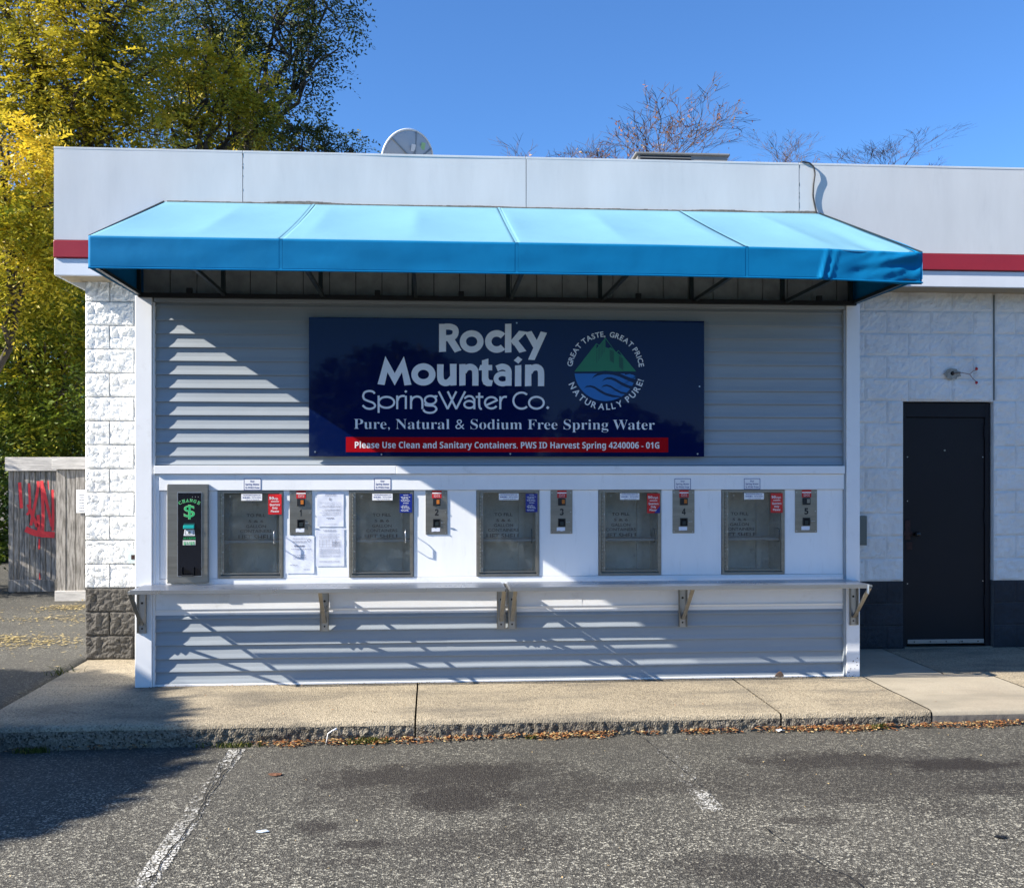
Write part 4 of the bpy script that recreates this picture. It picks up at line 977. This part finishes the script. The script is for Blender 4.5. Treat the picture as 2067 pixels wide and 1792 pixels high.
Yd = 9.6; c = at(833, 326, Yd)
dish = thing('satellite_dish', 'grey satellite dish seen from behind above the fascia', 'satellite dish')
rr = .30; ax = Vector((-.52, .78, .34)).normalized(); u = ax.cross(Vector((0, 0, 1))).normalized(); v = u.cross(ax)
def dp(r, a, d=0): return c + (u * math.cos(a) + v * math.sin(a)) * r + ax * (.42 * r * r / rr * .8 + d)
mb = MB().grid(lambda s, t: dp(rr * max(s, .001), t * 2 * math.pi), 10, 40); o = mb.build('reflector', m_dish, dish, smooth=True)
so = o.modifiers.new('t', 'SOLIDIFY'); so.thickness = .004
MB().tube([dp(rr, i * math.pi / 20) for i in range(41)], .011, 8).build('rim', m_white, dish, smooth=True)
for a in (.6, 1.45, 2.5, 3.6, 5.1): MB().bar(dp(.05, a, -.02), dp(rr * .97, a, -.008), .016, .014).build('rib', mat('rib_grey', (.28, .28, .27), .5) if a == .6 else bpy.data.materials['rib_grey'], dish)
MB().bar(c - ax * .03 - Vector((0, 0, .06)), (c.x + .03, c.y - .05, 4.06), .045).build('mast', m_hvac, dish)
MB().box(c.x - .25, c.x + .3, c.y - .3, c.y + .2, 4.08, 4.10).build('roof_mount', m_hvac, dish)
for nm, r_, a_, sz, m_ in (('white_label', .13, 1.7, .035, m_white), ('yellow_label', .2, 1.0, .035, m_lime)):
    p = dp(r_, a_, -.012); MB().poly([tuple(p + u * s * sz * .7 + v * t * sz) for s, t in ((-1, -1), (1, -1), (1, 1), (-1, 1))]).build(nm, m_, dish)

Yh = 11.0; hx0, hx1, hz1 = X(1283, Yh), X(1474, Yh), Z(1380, 308, Yh)
hv = thing('rooftop_air_unit', 'grey rooftop air conditioning unit showing just above the fascia', 'air conditioner')
MB().box(hx0 + .03, hx1 - .03, Yh + .02, Yh + 1, 4.08, hz1 - .03).build('cabinet', m_hvac, hv)
MB().box(hx0, hx1, Yh, Yh + 1.02, hz1 - .03, hz1).build('lid', m_hvac, hv, bevel=.01)
MB().box(hx0 + .06, (hx0 + hx1) / 2 + .1, Yh + .012, Yh + .019, hz1 - .5, hz1 - .04).build('grille', m_black, hv)
for i in range(10): MB().box(hx0 + .06, (hx0 + hx1) / 2 + .1, Yh + .004, Yh + .011, hz1 - .07 - i * .045, hz1 - .06 - i * .045).build('grille_slat', m_hvac, hv)

lamp = thing('broken_light_socket', 'hole in the block wall with bare wires and red wire nuts above the door', 'wiring')
p = at(1920, 755, YW); mb = MB(); n = 18
mb.poly([(p.x + (.075 + .014 * math.sin(i * 2.3)) * math.cos(i * 2 * math.pi / n), YW - .018, p.z + (.050 + .01 * math.sin(i * 3.1)) * math.sin(i * 2 * math.pi / n)) for i in range(n)])
mb.build('patch', mat('dirty_caulk', (.30, .29, .25), .8, var=.35, vsc=25, bump=.6), lamp)
MB().disc((p.x - .0, YW - .019, p.z + .004), (0, -1, 0), .018, .002, 12).build('hole', m_dark, lamp)
for (a, b) in ((1971, 747), (1971, 770)):
    e = at(a, b, YW - .03)
    MB().tube([(p.x, YW - .02, p.z + .004), (p.x + .08, YW - .035, p.z + .01), (p.x + .15, YW - .04, p.z - .005), tuple((e + Vector((p.x + .15, YW - .04, p.z - .005))) / 2 + Vector((0, 0, (-.01 if b > 760 else .01)))), tuple(e)], .0035, 6).build('wire', mat('tan_wire', (.3, .2, .16), .6) if b < 760 else bpy.data.materials['tan_wire'], lamp)
    MB().tube([e, e + Vector((.0, -.002, -.012 if b > 760 else .014)), e + Vector((-.006, 0, -.022 if b > 760 else .024))], [.010, .013, .006], 8).build('wire_nut', m_stred, lamp, smooth=True)

a, b = at(1728, 1099, YW), at(1743, 1040, YW); tag(MB().box(a.x, b.x, YW - .07, YW - .012, a.z, b.z).build('electrical_box', m_box, bevel=.004), 'grey electrical box on the block wall beside the right kiosk post', 'electrical box')
a, b = at(261, 1136, YW), at(282, 1108, YW)
ob = thing('outlet_cover', 'small open outlet cover at the edge of the sunlit block pillar', 'outlet'); MB().box(a.x, b.x, YW - .042, YW - .01, a.z, b.z).build('plate', mat('pale_blue_plate', (.45, .52, .52), .5), ob, bevel=.003)
MB().box(a.x + .03, b.x - .02, YW - .046, YW - .043, a.z + .035, b.z - .045).build('socket', m_rust, ob)

# ------------------------------------------------------------------ fence and gate at the left
fd = zm(0, 980, 3.445, 13.5); fe = zm(0, 980, 3.445, 12.6)
gt = thing('wooden_gate', 'weathered grey plank gate with red spray paint', 'gate')
zg = -.10
a0 = fd(62, 0).x; a1 = fd(425, 0).x; ztop = fd(60, 95).z; n = 9; w = (a1 - a0) / n
for i in range(n):
    x = a0 + i * w; MB().box(x + .004, x + w - .004, 13.5 + .004 * (i % 3), 13.525 + .004 * (i % 3), zg + .06, ztop - .02 - .02 * rnd.random()).build('plank', m_wood, gt, bevel=.003)
p, q = fd(48, 178), fd(490, 68)
MB().box(p.x, q.x, 13.455, 13.49, ztop - .17, ztop + .02).build('top_board', m_wood2, gt, bevel=.004)
MB().box(a0 + .02, a1, 13.455, 13.49, fd(100, 1100).z, fd(100, 1010).z).build('bottom_board', m_wood, gt, bevel=.004)
MB().box(a0, a0 + .10, 13.54, 13.64, -.4, ztop).build('gate_post', m_wood, gt)
for pts, w_ in (([(150, 275), (165, 470)], 34), ([(222, 280), (228, 470), (205, 520)], 26), ([(215, 440), (245, 520), (285, 610)], 34), ([(290, 265), (285, 340), (235, 600)], 30), ([(318, 262), (328, 500), (322, 690)], 34), ([(318, 270), (360, 450), (395, 610)], 30),
                ([(400, 330), (404, 500), (402, 640)], 26), ([(195, 625), (280, 660), (415, 672)], 62), ([(290, 520), (300, 680)], 34), ([(300, 700), (298, 780)], 18), ([(301, 960), (303, 1010)], 12), ([(365, 260), (370, 330)], 10)):
    k = Ink(fd, .008 + .0004 * w_ % .004); k.curve(pts, w_ * .72); k.build('graffiti_stroke', m_spray, gt)
fn_ = thing('plank_fence', 'short weathered plank fence section next to the white pillar', 'fence')
a0 = fe(425, 0).x; a1 = a0 + .95; zt2 = fe(430, 100).z; w = .122
for i in range(7):
    x = a0 + i * w; MB().box(x + .004, x + w - .004, 12.6 + .005 * (i % 2), 12.622 + .005 * (i % 2), -.02, zt2 - .02).build('plank', m_wood, fn_, bevel=.003)
MB().box(a0 - .04, a1, 12.56, 12.594, zt2 - .13, zt2 + .03).build('top_board', m_wood2, fn_, bevel=.004)
p, q = fe(430, 1180), fe(430, 1092); MB().box(a0, a1, 12.55, 12.594, p.z, q.z).build('bottom_board', m_wood2, fn_, bevel=.004)
a, b = fe(580, 505), fe(660, 330); o = thing('paper_on_fence', 'white paper stapled to the plank fence beside the pillar', 'paper'); MB().box(a.x, b.x, 12.585, 12.588, a.z, b.z).build('sheet', m_white, o)
mb = MB(); 
for i in range(7): bars(mb, a.x + .04, b.x - .03, b.z - .07 - i * .035, .01, 12.584, i)
mb.build('print', m_ink, o)

# ------------------------------------------------------------------ trees
def leaves(centres, dirs, nper, size, spread, seed, tint, droop=.6, ratio=.42):
    g = np.random.default_rng(seed); K = len(centres); N = K * nper
    c = np.repeat(centres, nper, 0); d = np.repeat(dirs, nper, 0)
    t = g.random((N, 1)) * spread
    t = np.tile((np.arange(nper) + .5) / nper, K)[:, None] * spread
    sd = np.cross(dirs, np.array([0, 0, 1.0])) + g.normal(size=(K, 3)) * .35; sd -= dirs * (sd * dirs).sum(1, keepdims=True); sd /= np.linalg.norm(sd, axis=1, keepdims=True) + 1e-6
    nm = np.cross(dirs, sd); sd = np.repeat(sd, nper, 0); nm = np.repeat(nm, nper, 0); sg = np.where(np.arange(N) % 2 == 0, 1.0, -1.0)[:, None]
    p = c + d * t + np.array([0, 0, -1]) * (t ** 2) * droop * 1.6
    a = sd * sg * .85 + d * .5 + g.normal(size=(N, 3)) * .22; a[:, 2] -= .2; a /= np.linalg.norm(a, axis=1, keepdims=True)
    b = np.cross(nm + g.normal(size=(N, 3)) * .3, a); b /= np.linalg.norm(b, axis=1, keepdims=True) + 1e-6
    L = size * (.8 + .5 * g.random((N, 1))); Wd = L * ratio
    v = np.stack([p, p + a * L * .45 + b * Wd * .5, p + a * L, p + a * L * .45 - b * Wd * .5], 1).reshape(-1, 3)
    tint = tint + g.normal(size=K) * .17; tn = np.repeat(np.clip(np.repeat(tint, nper) + g.normal(size=N) * .07, 0, 1), 4)
    return v, tn
def leaf_object(name, parts, mt, parent):
    v = np.concatenate([p[0] for p in parts]).astype(np.float32); tn = np.concatenate([p[1] for p in parts]).astype(np.float32); n = len(v) // 4
    me = bpy.data.meshes.new(name); me.vertices.add(len(v)); me.vertices.foreach_set('co', v.ravel()); me.loops.add(4 * n); me.loops.foreach_set('vertex_index', np.arange(4 * n, dtype=np.int32))
    me.polygons.add(n); me.polygons.foreach_set('loop_start', np.arange(0, 4 * n, 4, dtype=np.int32)); me.update(calc_edges=True)
    at_ = me.attributes.new('tint', 'FLOAT', 'POINT'); at_.data.foreach_set('value', tn); return link(name, me, mt, parent)
def wander(a, b, k, amp, rg):
    a, b = Vector(a), Vector(b); L = (b - a).length; out = []
    for i in range(k + 1):
        t = i / k; o = Vector((rg.gauss(0, 1), rg.gauss(0, 1), rg.gauss(0, .5))) * amp * L * math.sin(math.pi * t) * .5 if 0 < i < k else Vector()
        out.append(a.lerp(b, t) + o + Vector((0, 0, .06 * L * math.sin(math.pi * t))))
    return out
def tree(name, label, base, fork, blobs, mt, dens, size, seed, trunk_r=.16, gap=-.08, tint=.4, tvar=.3, nper=11, group='trees behind the building', branches=True, spread=.45, outer=.5):
    rg = random.Random(seed); g = np.random.default_rng(seed)
    t = thing(name, label, 'tree', group); tr = MB(); base = Vector(base); fork = Vector(fork)
    tp = wander(base, fork, 6, .04, rg); tr.tube(tp, [trunk_r * (1.25 - .5 * i / 6) for i in range(7)], 8)
    parts = []
    for (c, r, *tt) in blobs:
        c = Vector(c); r = Vector(r) if not isinstance(r, (int, float)) else Vector((r, r, r)); tb = tt[0] if tt else tint
        lim = wander(fork, c, 6, .10, rg); lr = trunk_r * .45; tr.tube(lim, [lr * (1 - .72 * i / 6) + .008 for i in range(7)], 6)
        nt = max(3, int(9 * (r.x * r.y * r.z) ** (1 / 3)))
        anch = []
        for k_ in range(nt):
            q = Vector((rg.gauss(0, 1), rg.gauss(0, 1), rg.gauss(0, 1))).normalized() * (.75 + .2 * rg.random()); e = c + Vector((q.x * r.x, q.y * r.y, q.z * r.z))
            s = lim[rg.randrange(3, 7)]; tw = wander(s, e, 5, .12, rg)
            if branches: tr.tube(tw, [.028 * (1 - .8 * i / 5) + .004 for i in range(6)], 4)
            anch += tw[2:]
        K = int(dens * (r.x * r.y + r.y * r.z + r.x * r.z) / 3)
        q = g.normal(size=(K, 3)); q /= np.linalg.norm(q, axis=1, keepdims=True); rad = g.random((K, 1)) ** outer
        cen = np.array(c) + q * rad * np.array(r)
        # gaps and clumps
        keep = np.array([noise.noise(Vector(p) * 1.9 + Vector((seed, 0, 0))) > gap for p in cen]); cen = cen[keep]; q = q[keep]
        dr = q * .7 + g.normal(size=q.shape) * .5 + np.array([0, 0, .1]); dr /= np.linalg.norm(dr, axis=1, keepdims=True)
        tn = np.array([tb + tvar * noise.noise(Vector(p) * .9 + Vector((0, seed, 0))) * 1.6 for p in cen])
        if len(cen): parts.append(leaves(cen, dr, nper, size, spread, seed + len(parts), tn))
    tr.build('trunk', m_bark, t, smooth=True); leaf_object('crown', parts, mt, t); return t
B = at
tree('locust_tree', 'tall yellow green tree rising over the left end of the roof', (-6.5, 17.2, -.3), B(150, 420, 17.2),
     [(B(40, 60, 17), (1.5, 1.1, 1.0), .72), (B(190, 40, 17.4), (1.4, 1.1, .9), .62), (B(120, 170, 16.8), (1.5, 1.2, .8), .74), (B(-60, 180, 17), (1.2, 1, 1), .6), (B(60, 265, 17), (1.3, 1, .7), .6), (B(215, 260, 17.2), (1.1, 1, .7), .58), (B(260, 130, 17.6), (.9, .9, .8), .45), (B(-40, -120, 17), (1.6, 1, 1), .5), (B(180, -120, 17.4), (1.6, 1, .9), .5)],
     lf_yellow, 950, .09, 11, gap=.02, tint=.5, spread=.55)
tree('tall_tree', 'tall dark green tree against the sky left of the dish', (-3.9, 21, -.3), B(470, 420, 21),
     [(B(420, 30, 21), (1.4, 1.2, .9), .25), (B(560, 50, 21), (1.4, 1.2, .9), .15), (B(660, 15, 21), (.75, .8, .6), .1), (B(640, 115, 21), (.75, .7, .5), .12), (B(470, 150, 21.3), (1.4, 1.2, 1.0), .2), (B(590, 195, 21), (.75, .8, .7), .12), (B(380, 250, 21.3), (1.2, 1.1, .9), .3),
      (B(500, 280, 21.2), (1.0, 1.1, .7), .2), (B(590, 290, 21), (.7, .7, .45), .12), (B(480, -110, 21), (1.8, 1.2, 1.1), .2), (B(620, -90, 21), (1.1, 1, .8), .15), (B(330, 90, 21.3), (1, 1, 1.2), .35)],
     lf_green, 540, .09, 12, gap=.0, spread=.55, tint=.22, tvar=.4)
tree('locust_tree', 'smaller golden topped tree in front of the tall dark tree', (-4.6, 18.6, -.3), B(400, 400, 18.6),
     [(B(400, 130, 18.6), (.6, .7, .42), .72), (B(470, 115, 18.6), (.6, .6, .36), .82), (B(500, 180, 18.8), (.45, .5, .35), .7), (B(420, 200, 18.5), (.85, .7, .45), .6), (B(350, 270, 18.6), (.8, .7, .45), .42), (B(480, 250, 18.8), (.7, .7, .5), .5), (B(570, 240, 18.9), (.4, .5, .5), .25)],
     lf_yellow, 620, .095, 13, trunk_r=.1)
tree('small_tree', 'low dark leafy tree whose tip shows on the roofline left of the dish', (-2.9, 19.5, -.3), B(650, 400, 19.5),
     [(B(655, 285, 19.5), (.45, .5, .3), .12), (B(610, 300, 19.5), (.6, .5, .35), .15), (B(710, 300, 19.5), (.28, .4, .13), .15)], lf_green, 900, .075, 14, trunk_r=.08, tint=.1)
tree('golden_tree', 'bright golden leaved tree beside the left end of the fascia', (-7.6, 14.3, -.2), B(20, 700, 13.9),
     [(B(20, 330, 13.8), (.75, .7, .55), .6), (B(75, 350, 13.9), (.5, .6, .45), .5), (B(60, 430, 13.8), (.7, .7, .6), .75), (B(10, 480, 13.7), (.8, .7, .6), .65), (B(85, 500, 13.9), (.55, .6, .5), .55), (B(30, 580, 13.7), (.7, .7, .5), .45)],
     lf_gold, 1350, .075, 15, trunk_r=.07, tint=.5, tvar=.6, outer=.45)
tree('leafy_tree', 'dense green and yellow tree behind the wooden gate', (-6.0, 15.2, -.2), B(90, 950, 15.2),
     [(B(60, 650, 15), (1.0, .8, .7), .45), (B(140, 600, 15.2), (.7, .7, .6), .45), (B(130, 720, 15), (.8, .8, .8), .35), (B(20, 760, 15), (.9, .8, .7), .5), (B(110, 850, 15.1), (.9, .8, .7), .4), (B(20, 900, 15), (1, .8, .7), .28), (B(150, 930, 15.2), (.7, .7, .7), .3), (B(80, 520, 15.4), (.8, .8, .7), .45), (B(-90, 700, 15), (.9, .8, 1.2), .4)],
     lf_mix, 1200, .08, 16, trunk_r=.1, tint=.4, tvar=.4, outer=.4)
for i, (px, yy, lab) in enumerate(((-40, 19, 'dark undergrowth tree deep behind the gate at the far left'), (120, 19.5, 'dark undergrowth tree deep behind the gate next to the pillar'))):
    tree('undergrowth_tree', lab, (at(px, 900, yy).x, yy, -.3), at(px, 1000, yy), [(at(px + dx, py, yy), (1.3, .8, 1.1), .15) for dx, py in ((0, 1100), (60, 950), (-60, 900), (20, 780), (0, 640), (60, 520), (-40, 480))], lf_mix, 420, .13, 30 + i, trunk_r=.1, tint=.15, tvar=.25, outer=.5)
tree('round_shrub', 'low dark shrub at the far left edge beside the gate', (-6.9, 13.2, -.2), (-6.9, 13.2, .4), [((-6.75, 13.4, .55), (.55, .5, .7), .15), ((-7.3, 13.4, 1.1), (.6, .5, .8), .2), ((-7.9, 12.9, 2.1), (.6, .4, .7), .2)], lf_green, 1200, .08, 44, trunk_r=.05, tint=.1)  # highest, outermost clump added out of view to dapple the gate with shade

def bare_tree(name, label, base, top, width, zvis, seed, depth, leafn=0, r0=.12, spread=.5):
    rg = random.Random(seed); t = thing(name, label, 'tree', 'bare trees beyond the roof'); mb = MB(); tips = []
    def grow(p, d, L, r, k):
        n = 3; pts = [p]; q = p.copy(); dd = d.copy()
        for i in range(n):
            dd = (dd + Vector((rg.gauss(0, .12), rg.gauss(0, .12), rg.gauss(0, .06) + .03))).normalized(); q = q + dd * L / n; pts.append(q.copy())
        mb.tube(pts, [r * (1 - .35 * i / n) for i in range(n + 1)], 5 if k > 2 else 3)
        if k == 0: tips.append((q, dd)); return
        for j in range(3):
            a = rg.uniform(0, 2 * math.pi); s = dd.orthogonal().normalized(); s = Matrix.Rotation(a, 3, dd) @ s
            nd = (dd + s * rg.uniform(.3, .62) * spread * 2 + Vector((0, 0, .06))).normalized()
            grow(pts[rg.choice((2, 3, 3))], nd, L * rg.uniform(.62, .84), max(.012, r * .58), k - 1)
            if k < 3: tips.append((q, nd))
    H = top - base[2]; b = Vector(base)
    grow(b, Vector((0, 0, 1)), H * .44, r0, depth)
    V = np.array(mb.v) - np.array(base); hz_ = V[:, 2].max(); f_ = (zvis - base[2]) / (top - base[2])
    pw = math.log(f_) / math.log(np.percentile(V[:, 2], 40) / hz_)
    def shape(P, ref=None):
        tt = np.clip(P[:, 2] / hz_, 0, 1) ** pw; Q = P.copy(); Q[:, 2] = tt * (top - base[2]); Q[:, 0] = (P[:, 0] - ctr * tt) * xs_; Q[:, 1] = P[:, 1] * xs_; return Q + np.array(base)
    vis = V[np.clip(V[:, 2] / hz_, 0, 1) ** pw > f_ + .01, 0]; lo, hi = np.percentile(vis, 2), np.percentile(vis, 98); ctr = (lo + hi) / 2; xs_ = width / (hi - lo)
    mb.v = [tuple(q) for q in shape(V)]; tq = shape(np.array([tuple(q) for q, d in tips]) - np.array(base)); tips = [(Vector(q), d) for q, (_, d) in zip(tq, tips)]
    m = mb.build('trunk', m_twig, t)
    if leafn:
        g = np.random.default_rng(seed); idx = g.integers(0, len(tips), leafn)
        cen = np.array([tuple(tips[i][0]) for i in idx]); keep = cen[:, 2] < base[2] + H * .93; cen = cen[keep]; dr = g.normal(size=cen.shape); dr /= np.linalg.norm(dr, axis=1, keepdims=True)
        leaf_object('last_leaves', [leaves(cen, dr, 2, .11, .3, seed, g.random(len(cen)))], lf_orange, t)
    return t
def place_bare(pxc, pytop, Y, seed, depth, leafn, label, wd, r0=.16, spread=.5):
    p = at(pxc, pytop, Y); return bare_tree('bare_tree', label, (p.x, Y, -.7), p.z, wd, at(pxc, 328, Y).z, seed, depth, leafn, r0, spread)
place_bare(1268, 222, 30, 6, 7, 420, 'wide bare tree with a few orange leaves beyond the middle of the roof', 7.2, .17, .62)
place_bare(1590, 262, 34, 5, 6, 60, 'small bare tree top showing right of the rooftop unit', 3.2, .13, .42)
place_bare(1775, 284, 34, 8, 6, 0, 'sparse bare branches at the far right of the roofline', 3.6, .12, .38)

# tree out of frame at the left whose shadow falls over the kerb, and a row across the lot that the sign mirrors
st = tree('street_tree', 'dense round tree beyond the left edge that shades the kerb corner', (-8.5, 4.65, -.2), (-8.5, 4.65, 1.0),
     [((-8.5, 4.62, 2.66), (1.12, 2.25, 1.62), .2), ((-8.6, 4.1, 2.2), (.9, 1.3, 1.2), .2), ((-8.6, 5.3, 2.2), (.9, 1.3, 1.2), .2)], lf_mix, 3000, .11, 51, trunk_r=.13, group='trees beside the lot', tint=.3, branches=False, spread=.08, outer=.22, gap=-2)
mb = MB()
def core(u, v):
    a, b = u * 2 * math.pi, (v - .5) * math.pi; q = Vector((math.cos(a) * math.cos(b), math.sin(a) * math.cos(b), math.sin(b))); k = 1 + .06 * noise.noise(q * 3)
    return (-8.5 + 1.1 * q.x * k, 4.62 + 2.22 * q.y * k, 2.66 + 1.6 * q.z * k)
mb.grid(core, 40, 24).build('shadow_core', lf_mix, st, smooth=True)  # solid unseen core added so the crown casts a crisper-edged ground shadow
far = tree('lot_tree', 'broad green tree across the parking lot', (-22, -34, -.7), (-22, -34, 2), [((-22, -34, 4.2), (4.5, 3, 3), .3), ((-18, -34, 3.2), (3.5, 3, 2.6), .3)], lf_mix, 170, .5, 61, trunk_r=.3, group='trees across the lot', branches=False, nper=8)
for dx, dy, sc in ((9, 2, .8), (20, -3, 1.1), (31, 1, .7), (44, -2, 1.0), (58, 0, .9), (-16, -2, 1.1)):
    o = far.copy(); C.objects.link(o); o.location = (dx - 22 * (1 - sc) , dy - 34 * (1 - sc), -.7 * (1 - sc)); o.scale = (sc, sc, sc)
    o['label'] = 'broad green tree across the parking lot, ' + {9: 'second', 20: 'third', 31: 'fourth', 44: 'fifth', 58: 'sixth', -16: 'farthest left'}[dx] + ' in its row'
    for ch in list(far.children): c_ = ch.copy(); C.objects.link(c_); c_.parent = o

# ------------------------------------------------------------------ litter, weeds
def flakes(name, pts, sz, mt, seed, up=.01, tint=None, kind='stuff'):
    g = np.random.default_rng(seed); K = len(pts); a = g.random(K) * 6.28; L = sz * (.5 + g.random(K)); tl = g.normal(size=K) * .35; v = []
    for i, p in enumerate(pts):
        c_, s_ = math.cos(a[i]), math.sin(a[i]); l = L[i]; w = l * (.25 + .35 * g.random()); z = p[2] + up * g.random() + .002; k1 = l * tl[i] * .5
        v += [(p[0] - c_ * l, p[1] - s_ * l, z), (p[0] - s_ * w, p[1] + c_ * w, z + abs(k1) * .6), (p[0] + c_ * l, p[1] + s_ * l, z + abs(k1)), (p[0] + s_ * w, p[1] - c_ * w, z + .003)]
    tn = np.repeat(tint if tint is not None else g.random(K), 4)
    o = leaf_object(name, [(np.array(v), tn)], mt, None); o['kind'] = kind; return o
g = random.Random(5); pts = []
for i in range(7500):
    x = g.uniform(-2.8, 5.6); dn = noise.noise(Vector((x * 1.7, 2, 0))) + .5 * noise.noise(Vector((x * 6, 7, 0))) + (.35 if x > 2.6 else .1 if x > -1 else -.3)
    if g.random() > .32 + dn: continue
    d = abs(g.gauss(0, .022 + .03 * max(0, dn))); y = YC - .006 - d; pts.append((x, y, gz(x, y) + max(0, .018 - d * .3)))
flakes('leaf_litter', pts, .012, lf_litter, 3, .014)
pts = [(g.uniform(-2.6, 5), g.uniform(YC + .05, YK - .01), .003) for _ in range(90)] + [(g.uniform(-2.1, 3.2), YK - .02 - abs(g.gauss(0, .02)), .003) for _ in range(170)]
flakes('leaf_crumbs', pts, .006, lf_litter, 9, .003)
pts = []
for cx_, cy_, rx, ry, n in ((40, 1255, .5, .15, 90), (150, 1228, .22, .16, 420), (70, 1300, .4, .2, 160), (20, 1310, .4, .2, 200), (150, 1255, .3, .2, 160), (100, 1230, 1.2, .6, 60), (60, 1340, .9, .8, 90), (15, 1300, .12, .10, 110), (95, 1310, .25, .12, 160)):
    p = onz(cx_, cy_, -.1)
    for _ in range(n): x, y = g.gauss(p.x, rx), g.gauss(p.y, ry); pts.append((x, y, gz(x, y)))
pts = [p for p in pts if p[0] < -3.0]
flakes('driveway_leaves', pts, .020, lf_straw, 4, .012)
pts = [(g.uniform(-2.5, 4.5), g.uniform(3.9, 6), 0) for _ in range(110)]; pts = [(x, y, gz(x, y)) for x, y, _ in pts]
flakes('scattered_bits', pts, .006, lf_litter, 12, .002, np.array([.8 + .2 * g.random() for _ in pts]))
def tuft(name, label, x, y, z, n, h, seed, mt=lf_grass, grp='weeds along the kerb', rad=.05):
    r = np.random.default_rng(seed); v = []; tn = []
    for i in range(n):
        bx_, by_ = x + r.normal() * rad, y - abs(r.normal() * .012); a = r.random() * 6.28; l = h * (.4 + .8 * r.random()); lean = .3 + .8 * r.random(); w = .0022 + .002 * r.random()
        dx, dy = math.cos(a) * lean * l, -abs(math.sin(a)) * lean * l * .6; px_, py_ = -math.sin(a) * w, math.cos(a) * w
        v += [(bx_ - px_, by_ - py_, z), (bx_ + px_, by_ + py_, z), (bx_ + dx * .5 + px_, by_ + dy * .5, z + l * .65), (bx_ + dx * .5 - px_, by_ + dy * .5, z + l * .65),
              (bx_ + dx * .5 - px_, by_ + dy * .5, z + l * .65), (bx_ + dx * .5 + px_, by_ + dy * .5, z + l * .65), (bx_ + dx, by_ + dy, z + l * .85), (bx_ + dx, by_ + dy, z + l * .86)]
        tn += [r.random()] * 8
    o = leaf_object(name, [(np.array(v), np.array(tn))], mt, None); tag(o, label, 'weed', grp)
yk = YC - .02
tuft('grass_tuft', 'grass tuft at the kerb foot by the top of the left painted line', X(475, yk), yk, -.155, 120, .055, 1, rad=.09)
tuft('grass_tuft', 'grass tuft at the kerb foot right of the white bent wire', X(745, yk), yk, -.14, 110, .06, 2, rad=.07)
tuft('grass_tuft', 'small dark grass tuft at the kerb foot in the shade at the left', X(70, yk), yk, -.16, 130, .05, 3, rad=.05)
tuft('grass_tuft', 'tiny tuft in the leaves right of the first kerb joint', X(1070, yk), yk, -.13, 40, .04, 4, rad=.02)
tuft('grass_tuft', 'small green tuft at the kerb foot before the smooth kerb section', X(1770, yk), yk, -.105, 50, .05, 6, rad=.04)
p = onz(130, 1362, -.03); tuft('dead_weed', 'dark straggly weed on the asphalt left of the sidewalk corner', p.x, p.y, gz(p.x, p.y), 40, .16, 5, mt=lf_green, rad=.07)
for px, py, lab in ((745, 1500, 'broad green weed leaf plant at the kerb by the white wire'), (1770, 1470, 'small broad leaved weed near the smooth kerb section')):
    pass
# single bits of litter
def bit(name, label, px, py, z, r, m, seed, cat='litter', tilt=.2):
    rg = random.Random(seed); p = onz(px, py, z); n = 9; mb = MB()
    top = [(p.x + r * (.7 + .5 * rg.random()) * math.cos(i * 6.283 / n), p.y + .5 * r * (.7 + .5 * rg.random()) * math.sin(i * 6.283 / n), gz(p.x, p.y) * (z < -.01) + .006 + tilt * r * rg.random()) for i in range(n)]
    mb.v = top + [(x, y, zz - .003) for x, y, zz in top] + [(p.x, p.y, top[0][2] + .01 * tilt)]; mb.f = [(i, (i + 1) % n, 2 * n) for i in range(n)] + [(i, n + i, n + (i + 1) % n, (i + 1) % n) for i in range(n)]
    return tag(mb.build(name, m), label, cat)
m_bleaf = mat('brown_leaf', (.14, .06, .03), .8, var=.3, vsc=40)
bit('dead_leaf', 'single brown leaf lying on the sunlit asphalt right of the left painted line', 557, 1563, -.14, .045, m_bleaf, 1, 'leaf')
bit('paper_scrap', 'pale blue scrap lying alone on the asphalt at lower left', 530, 1679, -.14, .028, mat('pale_blue_scrap', (.5, .58, .66), .5), 2)
bit('paper_scrap', 'white blob of litter at the foot of the kerb joint', 842, 1495, -.135, .022, m_white, 3, tilt=.8)
bit('paper_scrap', 'crumpled white and blue scrap in the leaves below the right kerb joint', 1575, 1480, -.12, .03, m_white, 4, tilt=.8)
bit('paper_scrap', 'small white blob at the kerb between the grass tufts', 592, 1500, -.14, .02, m_white, 5, tilt=.8)
bit('dead_leaf', 'black leaf lying on the asphalt at the right edge', 2020, 1690, -.11, .03, m_black, 6, 'leaf')
p = at(1573, 1360, YK - .02); o = tag(MB().grid(lambda u, v: (p.x - .035 + .07 * u, YK - .022 - .012 * math.sin(u * 3.1), .008 + .045 * v * math.sin(.2 + u * 2.7)), 8, 4).build('dead_leaf', mat('tan_leaf', (.4, .22, .12), .7)), 'tan leaf leaning against the foot of the siding near the right post', 'leaf')
a, b, c_ = at(658, 1502, YC - .03), at(662, 1480, YC - .04), at(680, 1470, YC - .035)
tag(MB().tube([a, a.lerp(b, .6), b, b.lerp(c_, .5) + Vector((0, 0, .004)), c_], [.004, .0035, .0035, .004, .008], 6).build('bent_wire', m_white, smooth=True), 'white bent wire sticking up from the leaves at the kerb', 'wire')
